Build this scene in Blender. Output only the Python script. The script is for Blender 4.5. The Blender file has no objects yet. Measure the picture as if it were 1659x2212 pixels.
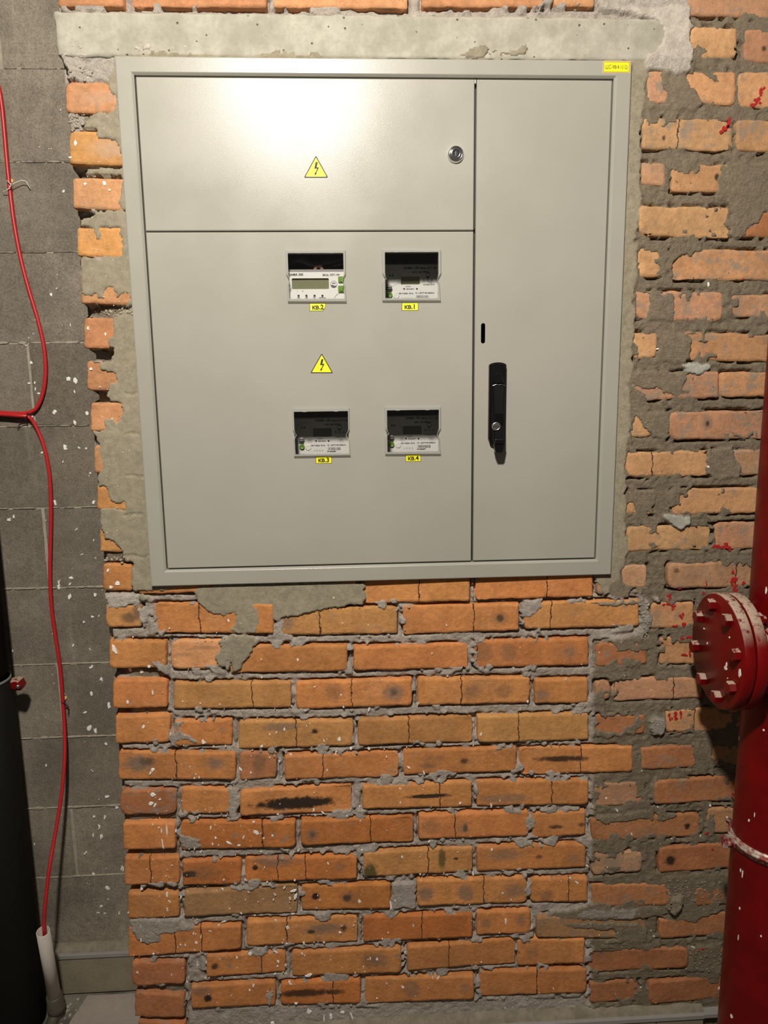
import bpy, bmesh, math, random
import numpy as np
from mathutils import Vector, Matrix
from mathutils.geometry import tessellate_polygon

# ------------------------------------------------------------------ camera
F, CX, CY = 1560.0, 829.5, 1106.0            # focal length in pixels of a 1659 x 2212 frame
H = np.array([33000-CX, 415-CY, F]); H /= np.linalg.norm(H)
V = np.array([955-CX, 10257-CY, F]); V -= H*(V@H); V /= np.linalg.norm(V)
N = np.cross(H, V)
D0, ZC = 1.46857, 1.60                       # camera to brick face, eye height
C = bpy.context.scene.collection
scn = bpy.context.scene
cam = bpy.data.cameras.new('camera'); cam_o = bpy.data.objects.new('camera', cam); C.objects.link(cam_o)
R3 = Matrix(((H[0], -H[1], -H[2]), (N[0], -N[1], -N[2]), (-V[0], V[1], V[2])))
cam_o.matrix_world = Matrix.Translation((0, -D0, ZC)) @ R3.to_4x4()
cam.sensor_fit = 'VERTICAL'; cam.sensor_height = 36; cam.lens = 36*F/2212; cam.clip_start = .02
scn.camera = cam_o

# ------------------------------------------------------------------ light and exposure
w = bpy.data.worlds.new('world'); scn.world = w; w.use_nodes = True
w.node_tree.nodes['Background'].inputs[0].default_value = (1.0, .93, .84, 1)
w.node_tree.nodes['Background'].inputs[1].default_value = .07
def area_light(name, loc, target, size, power, col):
    l = bpy.data.lights.new(name, 'AREA'); l.shape = 'DISK'; l.size = size; l.energy = power; l.color = col
    o = bpy.data.objects.new(name, l); C.objects.link(o); o.location = loc
    o.rotation_euler = (Vector(target)-Vector(loc)).to_track_quat('-Z', 'Y').to_euler(); return o
area_light('ceiling_lamp_light', (-.17, -1.54, 2.76), (.05, 0, 1.35), .13, 55, (1.0, .94, .85))
vs = scn.view_settings
vs.view_transform = 'Standard'; vs.look = 'None'; vs.gamma = 1; vs.use_curve_mapping = False; vs.exposure = 0.0

# ------------------------------------------------------------------ helpers
rnd = random.Random(7)
def W(u, v, y=0.0):
    r = np.array([u-CX, v-CY, F]); k = (D0+y)/(r@N)
    return Vector(((r@H)*k, y, ZC-(r@V)*k))
def T(u, v):
    r = np.array([u-CX, v-CY, F]); return (r@H)/(r@N), (r@V)/(r@N)
def lin(c): return tuple(((x/255)/12.92 if x/255 <= .04045 else ((x/255+.055)/1.055)**2.4) for x in c)

class NT:
    def __init__(s, name):
        s.m = bpy.data.materials.new(name); s.m.use_nodes = True; s.t = s.m.node_tree
        s.b = s.t.nodes['Principled BSDF']; s.out = s.t.nodes['Material Output']
    def n(s, typ, **k):
        nd = s.t.nodes.new(typ)
        for a, b in k.items(): setattr(nd, a, b)
        return nd
    def L(s, a, b): s.t.links.new(a, b)
    def val(s, sock, v):
        if isinstance(v, bpy.types.NodeSocket): s.L(v, sock)
        else: sock.default_value = v
    def math(s, op, a, b=0.0, c=0.0, clamp=False):
        nd = s.n('ShaderNodeMath', operation=op, use_clamp=clamp)
        s.val(nd.inputs[0], a); s.val(nd.inputs[1], b)
        if op in ('MULTIPLY_ADD', 'SMOOTH_MIN', 'COMPARE'): s.val(nd.inputs[2], c)
        return nd.outputs[0]
    def noise(s, scale, detail=4, rough=.6, vec=None, dist=0.0):
        nd = s.n('ShaderNodeTexNoise'); nd.inputs['Scale'].default_value = scale
        nd.inputs['Detail'].default_value = detail; nd.inputs['Roughness'].default_value = rough
        nd.inputs['Distortion'].default_value = dist
        if vec is None: vec = s.pos()
        s.L(vec, nd.inputs['Vector']); return nd.outputs['Fac']
    def pos(s):
        if not hasattr(s, '_p'): s._p = s.n('ShaderNodeNewGeometry').outputs['Position']
        return s._p
    def ramp(s, v, lo, hi, a=0.0, b=1.0, smooth=True):
        nd = s.n('ShaderNodeMapRange', interpolation_type='SMOOTHSTEP' if smooth else 'LINEAR')
        s.val(nd.inputs['Value'], v); s.val(nd.inputs['From Min'], lo); s.val(nd.inputs['From Max'], hi)
        s.val(nd.inputs['To Min'], a); s.val(nd.inputs['To Max'], b); return nd.outputs['Result']
    def mix(s, f, a, b, mode='MIX'):
        nd = s.n('ShaderNodeMix', data_type='RGBA', blend_type=mode)
        s.val(nd.inputs[0], f)
        for i, x in ((6, a), (7, b)):
            if isinstance(x, bpy.types.NodeSocket): s.L(x, nd.inputs[i])
            else: nd.inputs[i].default_value = (*x[:3], 1)
        return nd.outputs[2]
    def bump(s, hgt, strength, dist, prev=None):
        nd = s.n('ShaderNodeBump'); s.val(nd.inputs['Strength'], strength); nd.inputs['Distance'].default_value = dist
        s.L(hgt, nd.inputs['Height'])
        if prev is not None: s.L(prev, nd.inputs['Normal'])
        return nd.outputs['Normal']
    def fin(s, col, rough=.8, nrm=None, metal=0.0, spec=.5):
        if isinstance(col, bpy.types.NodeSocket): s.L(col, s.b.inputs['Base Color'])
        else: s.b.inputs['Base Color'].default_value = (*col[:3], 1)
        s.val(s.b.inputs['Roughness'], rough); s.b.inputs['Metallic'].default_value = metal
        s.b.inputs['Specular IOR Level'].default_value = spec
        if nrm is not None: s.L(nrm, s.b.inputs['Normal'])
        return s.m
def simple(name, col, rough=.6, metal=0.0, var=.15, scale=60, bump=.15, spec=.5):
    t = NT(name); n = t.noise(scale, 4)
    c = t.mix(n, tuple(x*(1-var) for x in col), tuple(min(1, x*(1+var)) for x in col))
    return t.fin(c, rough, t.bump(t.noise(scale*6, 2), bump, .0006), metal, spec)

# ------------------------------------------------------------------ materials
def m_mortar():
    t = NT('mortar'); a = t.n('ShaderNodeVertexColor', layer_name='Col')
    sm = a.outputs['Alpha']
    n1 = t.noise(70, 5, .65); n2 = t.noise(420, 3, .6)
    v = t.math('ADD', t.ramp(n1, .3, .7, -.14, .14), t.ramp(n2, .3, .7, -.12, .12))
    v = t.math('ADD', v, 1.0)
    vm = t.n('ShaderNodeVectorMath', operation='SCALE'); t.L(a.outputs['Color'], vm.inputs[0]); t.L(v, vm.inputs['Scale'])
    b1 = t.bump(t.noise(160, 5, .7), t.math('MULTIPLY', sm, 1.0), .0055)
    b2 = t.bump(n2, t.math('MULTIPLY', sm, .6), .0012, b1)
    return t.fin(vm.outputs[0], .92, b2, spec=.25)
def m_brick():
    t = NT('brick'); att = lambda n: t.n('ShaderNodeAttribute', attribute_type='OBJECT', attribute_name=n)
    base = att('tint').outputs['Color']; film = att('film').outputs['Fac']
    P = t.pos(); sp = t.n('ShaderNodeSeparateXYZ'); t.L(P, sp.inputs[0]); X, Z = sp.outputs[0], sp.outputs[2]
    n1 = t.noise(16, 5, .6); n2 = t.noise(90, 4, .6); n3 = t.noise(500, 2, .5)
    k = t.math('ADD', t.math('ADD', t.ramp(n1, .3, .7, .84, 1.14), t.ramp(n2, .3, .7, -.10, .10)), t.ramp(n3, .3, .7, -.06, .06))
    vm = t.n('ShaderNodeVectorMath', operation='SCALE'); t.L(base, vm.inputs[0]); t.L(k, vm.inputs['Scale'])
    col = vm.outputs[0]
    # paler dusty bloom
    col = t.mix(t.ramp(t.noise(9, 4, .7), .5, .75, 0, .24), col, (.50, .30, .17))
    # vertical drag marks of the extruded clay
    mp = t.n('ShaderNodeMapping'); mp.inputs['Scale'].default_value = (1, 1, .06); t.L(P, mp.inputs['Vector'])
    drag = t.noise(130, 3, .6, mp.outputs[0]); col = t.mix(t.ramp(drag, .55, .8, 0, .22), col, (.33, .13, .05))
    # mortar film
    fm = t.math('MULTIPLY', t.ramp(t.noise(28, 5, .7), t.math('SUBTRACT', .78, t.math('MULTIPLY', film, .5)), t.math('SUBTRACT', .90, t.math('MULTIPLY', film, .42))), .8)
    col = t.mix(fm, col, (.27, .22, .165))
    # pin holes
    vo = t.n('ShaderNodeTexVoronoi'); vo.inputs['Scale'].default_value = 95; t.L(P, vo.inputs['Vector'])
    hole = t.math('MULTIPLY', t.ramp(vo.outputs['Distance'], .06, .14, 1, 0), t.ramp(t.noise(23, 2), .52, .6))
    col = t.mix(t.math('MULTIPLY', hole, .7), col, (.06, .03, .02))
    # cracks running down the face
    wob = t.math('MULTIPLY', t.math('SUBTRACT', t.noise(45, 4, .7), .5), .016)
    ck = None
    for i in (1, 2):
        cx = att('crack%d' % i); s2 = t.n('ShaderNodeSeparateXYZ'); t.L(cx.outputs['Vector'], s2.inputs[0])
        d = t.math('ABSOLUTE', t.math('ADD', t.math('SUBTRACT', X, s2.outputs[0]), wob))
        c = t.math('MULTIPLY', t.ramp(d, .0004, .0013, 1, 0), s2.outputs[1])
        ck = c if ck is None else t.math('MAXIMUM', ck, c)
    # stains: centre x, z, radius x | radius z, strength, softness | colour
    for i in (1, 2, 3):
        a = att('stain%da' % i); b = att('stain%db' % i); c = att('stain%dc' % i)
        sa = t.n('ShaderNodeSeparateXYZ'); t.L(a.outputs['Vector'], sa.inputs[0])
        sb = t.n('ShaderNodeSeparateXYZ'); t.L(b.outputs['Vector'], sb.inputs[0])
        dx = t.math('DIVIDE', t.math('SUBTRACT', X, sa.outputs[0]), sa.outputs[2])
        dz = t.math('DIVIDE', t.math('SUBTRACT', Z, sa.outputs[1]), sb.outputs[0])
        r = t.math('SQRT', t.math('ADD', t.math('MULTIPLY', dx, dx), t.math('MULTIPLY', dz, dz)))
        r = t.math('ADD', r, t.math('MULTIPLY', t.math('SUBTRACT', t.noise(75, 4, .7), .5), 1.3))
        f = t.math('MULTIPLY', t.ramp(r, t.math('SUBTRACT', 1.0, sb.outputs[2]), t.math('ADD', 1.0, t.math('MULTIPLY', sb.outputs[2], .4)), 1, 0), sb.outputs[1])
        col = t.mix(f, col, c.outputs['Color'])
    col = t.mix(ck, col, (.05, .02, .012))
    b1 = t.bump(t.noise(110, 5, .65), .75, .0028)
    b2 = t.bump(n3, .35, .0007, b1)
    b3 = t.bump(t.math('SUBTRACT', 1.0, ck), .8, .002, b2)
    return t.fin(col, .85, b3, spec=.3)
def m_block():
    t = NT('cinder_block'); tint = t.n('ShaderNodeAttribute', attribute_type='OBJECT', attribute_name='tint').outputs['Fac']
    n1 = t.noise(5, 4, .6); n2 = t.noise(260, 4, .7); n3 = t.noise(60, 4, .6)
    col = t.mix(t.ramp(n1, .35, .68), (.185, .157, .122), (.275, .236, .183))
    mp = t.n('ShaderNodeMapping'); mp.inputs['Scale'].default_value = (1, 1, .12); t.L(t.pos(), mp.inputs['Vector'])
    col = t.mix(t.ramp(t.noise(14, 4, .6, mp.outputs[0]), .52, .78, 0, .5), col, (.42, .37, .285))
    k = t.math('MULTIPLY', t.math('ADD', t.ramp(n2, .3, .7, .72, 1.25), t.ramp(n3, .3, .7, -.1, .1)), tint)
    vm = t.n('ShaderNodeVectorMath', operation='SCALE'); t.L(col, vm.inputs[0]); t.L(k, vm.inputs['Scale'])
    b = t.bump(n2, .7, .0018); b = t.bump(n3, .5, .003, b)
    return t.fin(vm.outputs[0], .95, b, spec=.2)
def m_concrete(name, c1, c2, pits=True, scale=10):
    t = NT(name); n1 = t.noise(scale, 6, .65); n2 = t.noise(140, 4, .6)
    col = t.mix(t.ramp(n1, .35, .65), c1, c2)
    col = t.mix(t.ramp(n2, .35, .75, 0, .3), col, tuple(x*.72 for x in c1))
    b = t.bump(n2, .5, .0015)
    if pits:
        vo = t.n('ShaderNodeTexVoronoi'); vo.inputs['Scale'].default_value = 62; t.L(t.pos(), vo.inputs['Vector'])
        sp = t.n('ShaderNodeSeparateColor'); t.L(vo.outputs['Color'], sp.inputs[0])
        pit = t.math('MULTIPLY', t.ramp(vo.outputs['Distance'], .07, .15, 1, 0), t.math('GREATER_THAN', sp.outputs[0], .62))
        col = t.mix(t.math('MULTIPLY', pit, .8), col, (.06, .05, .04)); b = t.bump(t.math('SUBTRACT', 1, pit), .8, .003, b)
    return t.fin(col, .85, b, spec=.3)
def m_paint_steel():
    t = NT('grey_powder_coat'); n1 = t.noise(3.5, 3, .5); n2 = t.noise(700, 2, .5)
    col = t.mix(t.ramp(n1, .35, .65), (.348, .333, .282), (.368, .352, .299))
    r = t.ramp(t.noise(7, 4, .6), .3, .7, .235, .33)
    return t.fin(col, r, t.bump(n2, .22, .0006), spec=.36)
def m_red():
    t = NT('red_pipe_paint'); n1 = t.noise(12, 5, .6)
    col = t.mix(t.ramp(n1, .35, .65), (.125, .0015, .002), (.175, .002, .003))
    mp = t.n('ShaderNodeMapping'); mp.inputs['Scale'].default_value = (1, 1, .5); t.L(t.pos(), mp.inputs['Vector'])
    col = t.mix(t.ramp(t.noise(60, 6, .75, mp.outputs[0], 1.2), .66, .76, 0, .5), col, (.30, .12, .09))
    g = t.n('ShaderNodeNewGeometry'); s = t.n('ShaderNodeSeparateXYZ'); t.L(g.outputs['Normal'], s.inputs[0])
    # settled dust on faces that look upward
    dust = t.math('MULTIPLY', t.ramp(s.outputs[2], .35, .8), t.ramp(t.noise(70, 4, .7), .35, .5))
    col = t.mix(t.math('MULTIPLY', dust, .85), col, (.46, .36, .27))
    r = t.mix(dust, (.36,)*3, (.9,)*3)
    return t.fin(col, r, t.bump(t.noise(45, 4), .25, .0015), spec=.26)
def m_clamp():
    t = NT('dusty_zinc_clamp'); c = t.mix(t.ramp(t.noise(45, 5, .7), .42, .6), (.55, .46, .38), (.25, .02, .02))
    return t.fin(c, .45, t.bump(t.noise(200, 3), .3, .001), metal=.3)
def m_clear(name, tr, col, rough=.08):
    t = NT(name); t.fin(col, rough, spec=.6)
    tb = t.n('ShaderNodeBsdfTransparent'); mx = t.n('ShaderNodeMixShader'); mx.inputs[0].default_value = 1-tr
    t.L(tb.outputs[0], mx.inputs[1]); t.L(t.b.outputs[0], mx.inputs[2]); t.L(mx.outputs[0], t.out.inputs[0]); return t.m
def m_pane():
    t = NT('clear_pane'); tb = t.n('ShaderNodeBsdfTransparent'); gl = t.n('ShaderNodeBsdfGlossy'); gl.inputs['Roughness'].default_value = .03
    tb.inputs[0].default_value = (.93, .93, .93, 1)
    mx = t.n('ShaderNodeMixShader'); mx.inputs[0].default_value = .05
    t.L(tb.outputs[0], mx.inputs[1]); t.L(gl.outputs[0], mx.inputs[2]); t.L(mx.outputs[0], t.out.inputs[0]); return t.m
M = dict(mortar=m_mortar(), brick=m_brick(), block=m_block(), steel=m_paint_steel(), red=m_red(), clamp=m_clamp(),
    lintel=m_concrete('lintel_concrete', (.335, .312, .245), (.46, .435, .355), True, 14),
    core=m_concrete('wall_core', (.17, .15, .125), (.22, .20, .165), False),
    joint=m_concrete('block_joint', (.33, .29, .225), (.42, .37, .29), False, 40),
    floor=m_concrete('floor_screed', (.10, .09, .072), (.22, .20, .16), False, 14),
    slab=m_concrete('floor_slab', (.33, .28, .235), (.38, .33, .275), False, 8),
    skirt=m_concrete('skirting', (.24, .205, .14), (.29, .25, .175), False, 12),
    fillet=m_concrete('cement_fillet', (.20, .17, .12), (.28, .24, .18), False, 30),
    profile=simple('grey_profile', (.30, .28, .26), .5, 0, .1),
    white=simple('white_plaster_splash', (.86, .84, .78), .7, 0, .05), pinkspl=simple('dried_splash', (.75, .62, .52), .8),
    redspl=simple('red_paint_stroke', (.40, .016, .014), .6), black=simple('black_plastic', (.004, .004, .0045), .34, 0, .1, 60, .1, .25),
    dark=simple('dark_interior', (.012, .011, .012), .6), cable=simple('red_cable_sheath', (.50, .02, .022), .38, 0, .08),
    insul=simple('black_foam_insulation', (.008, .007, .0055), .8, 0, .3, 90, .9, .2), innerp=simple('pale_pipe', (.22, .20, .19), .5),
    pvc=simple('white_plastic_conduit', (.62, .56, .49), .4, 0, .06), gsock=simple('grey_plastic_socket', (.085, .072, .052), .5),
    chrome=simple('polished_chrome', (.75, .75, .75), .12, 1, .02, 60, .05), satin=simple('satin_metal', (.55, .52, .48), .3, 1, .05),
    meter=simple('meter_case', (.86, .84, .79), .4, 0, .03), mgrey=simple('meter_case_edge', (.42, .40, .38), .45), lcd=simple('lcd_green', (.21, .22, .12), .25, 0, .03),
    green=simple('green_button', (.16, .31, .03), .35, 0, .05), ink=simple('black_ink', (.012, .012, .012), .6), greyink=simple('grey_ink', (.12, .12, .12), .6),
    yellow=simple('yellow_sticker', (.88, .82, .01), .5, 0, .03), wire=simple('white_wire', (.75, .72, .66), .4), dkwire=simple('dark_wire', (.06, .015, .015), .4),
    dowel=simple('yellow_dowel', (.70, .50, .16), .5), copper=simple('copper_tab', (.55, .30, .20), .35, .6), plasticf=m_clear('clear_plastic_frame', .52, (.50, .50, .46), .12), pane=m_pane(),
    foil=simple('dark_cable_jacket', (.03, .033, .05), .35))

# ------------------------------------------------------------------ object helpers
def link(name, me, parent=None, **props):
    o = bpy.data.objects.new(name, me); C.objects.link(o)
    if parent is not None: o.parent = parent
    for k, v in props.items(): o[k] = v
    return o
def pydata(name, vs_, fs, mats, parent=None, smooth=False, mi=None, **props):
    me = bpy.data.meshes.new(name); me.from_pydata([tuple(v) for v in vs_], [], fs)
    for m in (mats if isinstance(mats, (list, tuple)) else [mats]): me.materials.append(m)
    if mi: me.polygons.foreach_set('material_index', mi)
    if smooth: me.polygons.foreach_set('use_smooth', [True]*len(me.polygons))
    me.validate(); me.update(); return link(name, me, parent, **props)
class MB:
    "collects shapes into one mesh object"
    def __init__(s): s.v = []; s.f = []; s.mi = []; s.sm = []
    def add(s, v, f, m=0, sm=False):
        b = len(s.v); s.v += [tuple(x) for x in v]; s.f += [[b+i for i in q] for q in f]; s.mi += [m]*len(f); s.sm += [sm]*len(f); return s
    def box(s, x0, x1, y0, y1, z0, z1, m=0, bev=0.0):
        if bev <= 0:
            v = [(x, y, z) for x in (x0, x1) for y in (y0, y1) for z in (z0, z1)]
            return s.add(v, [(0, 1, 3, 2), (4, 6, 7, 5), (0, 4, 5, 1), (2, 3, 7, 6), (0, 2, 6, 4), (1, 5, 7, 3)], m)
        bm = bmesh.new(); bmesh.ops.create_cube(bm, size=1)
        for q in bm.verts: q.co = Vector(((x0+x1)/2+q.co.x*(x1-x0), (y0+y1)/2+q.co.y*(y1-y0), (z0+z1)/2+q.co.z*(z1-z0)))
        bmesh.ops.bevel(bm, geom=bm.edges[:], offset=bev, segments=2, affect='EDGES', profile=.5)
        return s.bm(bm, m)
    def bm(s, bm, m=0, mat=None, sm=False):
        bm.verts.ensure_lookup_table(); bm.verts.index_update()
        v = [(mat @ q.co if mat else q.co.copy()) for q in bm.verts]; f = [[q.index for q in p.verts] for p in bm.faces]
        bm.free(); return s.add(v, f, m, sm)
    def prism(s, pts, y0, y1, m=0, bev=0.0):
        "pts: (x,z) outline; front at y0 (towards camera), back y1"
        n = len(pts); a = sum(pts[i][0]*pts[(i+1) % n][1]-pts[(i+1) % n][0]*pts[i][1] for i in range(n))
        if a < 0: pts = pts[::-1]
        rings = []
        if bev > 0:
            ins = inset(pts, bev); rings.append([(x, y0, z) for x, z in ins]); rings.append([(x, y0+bev, z) for x, z in pts])
        else: rings.append([(x, y0, z) for x, z in pts])
        rings.append([(x, y1, z) for x, z in pts])
        v = [p for r in rings for p in r]; f = [list(range(n))]
        for k in range(len(rings)-1):
            for i in range(n): j = (i+1) % n; f.append([k*n+i, (k+1)*n+i, (k+1)*n+j, k*n+j])
        f.append([(len(rings)-1)*n+i for i in range(n)][::-1]); return s.add(v, f, m)
    def rev(s, prof, seg, mat, m=0, sm=True, caps=True):
        "profile (r, h) turned round local Z, then transformed"
        v = []; f = []; k = len(prof)
        for i in range(seg):
            a = 2*math.pi*i/seg
            for r, h in prof: v.append(mat @ Vector((r*math.cos(a), r*math.sin(a), h)))
        for i in range(seg):
            j = (i+1) % seg
            for q in range(k-1): f.append([i*k+q, j*k+q, j*k+q+1, i*k+q+1])
        s.add(v, f, m, sm)
        if caps:
            s.add([v[i*k] for i in range(seg)], [list(range(seg))[::-1]], m); s.add([v[i*k+k-1] for i in range(seg)], [list(range(seg))], m)
        return s
    def tube(s, pts, r, seg=8, m=0, sub=6):
        P = [Vector(p) for p in pts]; Q = []
        for i in range(len(P)-1):
            a, b, c, d = P[max(i-1, 0)], P[i], P[i+1], P[min(i+2, len(P)-1)]
            for k in range(sub):
                t = k/sub; Q.append(.5*((2*b)+(-a+c)*t+(2*a-5*b+4*c-d)*t*t+(-a+3*b-3*c+d)*t**3))
        Q.append(P[-1]); v = []; f = []; up = Vector((.3, -1, .1)).normalized()
        for i, q in enumerate(Q):
            t = (Q[min(i+1, len(Q)-1)]-Q[max(i-1, 0)]).normalized(); x = t.cross(up)
            if x.length < .05: x = t.cross(Vector((0, 0, 1)))
            x.normalize(); y = x.cross(t)
            for k in range(seg):
                a = 2*math.pi*k/seg; v.append(q+x*(r*math.cos(a))+y*(r*math.sin(a)))
        for i in range(len(Q)-1):
            for k in range(seg): j = (k+1) % seg; f.append([i*seg+k, i*seg+j, (i+1)*seg+j, (i+1)*seg+k])
        f.append(list(range(seg))[::-1]); f.append([(len(Q)-1)*seg+k for k in range(seg)]); return s.add(v, f, m, True)
    def build(s, name, mats, parent=None, **props):
        me = bpy.data.meshes.new(name); me.from_pydata(s.v, [], s.f)
        for m in (mats if isinstance(mats, (list, tuple)) else [mats]): me.materials.append(m)
        me.polygons.foreach_set('material_index', s.mi); me.polygons.foreach_set('use_smooth', s.sm)
        bm = bmesh.new(); bm.from_mesh(me); bmesh.ops.recalc_face_normals(bm, faces=bm.faces); bm.to_mesh(me); bm.free()
        me.update(); return link(name, me, parent, **props)
def inset(pts, d):
    n = len(pts); out = []
    for i in range(n):
        p0, p1, p2 = Vector(pts[i-1]), Vector(pts[i]), Vector(pts[(i+1) % n])
        a = (p1-p0).normalized(); b = (p2-p1).normalized(); na = Vector((-a.y, a.x)); nb = Vector((-b.y, b.x))
        m = na+nb; l = m.length
        if l < 1e-6: out.append(tuple(p1+na*d)); continue
        m /= l; c = max(.4, m.dot(na)); out.append(tuple(p1+m*(d/c)))
    return out
def empty(name, loc, **props):
    o = bpy.data.objects.new(name, None); C.objects.link(o); o.location = loc; o.empty_display_size = .05
    for k, v in props.items(): o[k] = v
    return o
def adopt(parent):
    "children keep world coordinates: shift their meshes into the parent's frame"
    L = Vector(parent.location)
    for ch in [c for c in bpy.data.objects if c.parent == parent]:
        if ch.type == 'MESH' and not ch.get('_done'):
            ch.location = -L
def rrect(x0, x1, z0, z1, r, k=4):
    out = []
    for cx, cz, a0 in ((x1-r, z1-r, 0), (x0+r, z1-r, 90), (x0+r, z0+r, 180), (x1-r, z0+r, 270)):
        for i in range(k+1): a = math.radians(a0+90*i/k); out.append((cx+r*math.cos(a), cz+r*math.sin(a)))
    return out
def circ(cx, cz, r, k=20, rz=None): return [(cx+r*math.cos(2*math.pi*i/k), cz+(rz or r)*math.sin(2*math.pi*i/k)) for i in range(k)]
def text_faces(txt, size, align='CENTER', squeeze=1.0, bold=0.0):
    cu = bpy.data.curves.new('t', 'FONT'); cu.body = txt; cu.size = size; cu.align_x = align; cu.align_y = 'CENTER'; cu.offset = bold; cu.resolution_u = 3
    o = bpy.data.objects.new('t', cu); C.objects.link(o); dg = bpy.context.evaluated_depsgraph_get()
    me = bpy.data.meshes.new_from_object(o.evaluated_get(dg)); v = [(q.co.x*squeeze, q.co.y) for q in me.vertices]; f = [list(p.vertices) for p in me.polygons]
    bpy.data.objects.remove(o); bpy.data.meshes.remove(me); bpy.data.curves.remove(cu); return v, f
def add_text(mb, txt, size, x, z, y, m, align='CENTER', ang=0.0, squeeze=1.0, bold=0.0):
    v, f = text_faces(txt, size, align, squeeze, bold); c, s_ = math.cos(ang), math.sin(ang)
    mb.add([(x+a*c-b*s_, y, z+a*s_+b*c) for a, b in v], f, m)

# ------------------------------------------------------------------ numpy noise
rg = np.random.RandomState(3); LAT = [rg.rand(257, 257).astype(np.float32) for _ in range(8)]
def vn(x, z, s, k=0):
    x = x/s+500.3+17*k; z = z/s+500.7+31*k; i = np.floor(x).astype(int); j = np.floor(z).astype(int)
    a = x-i; b = z-j; a = a*a*(3-2*a); b = b*b*(3-2*b); L_ = LAT[k % 8]; i %= 256; j %= 256
    return ((L_[i, j]*(1-a)+L_[i+1, j]*a)*(1-b)+(L_[i, j+1]*(1-a)+L_[i+1, j+1]*a)*b)*2-1
def fbm(x, z, s, k=0, o=4):
    r = 0; amp = 1; tot = 0
    for q in range(o): r = r+amp*vn(x, z, s/2**q, k+q); tot += amp; amp *= .55
    return r/tot

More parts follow.
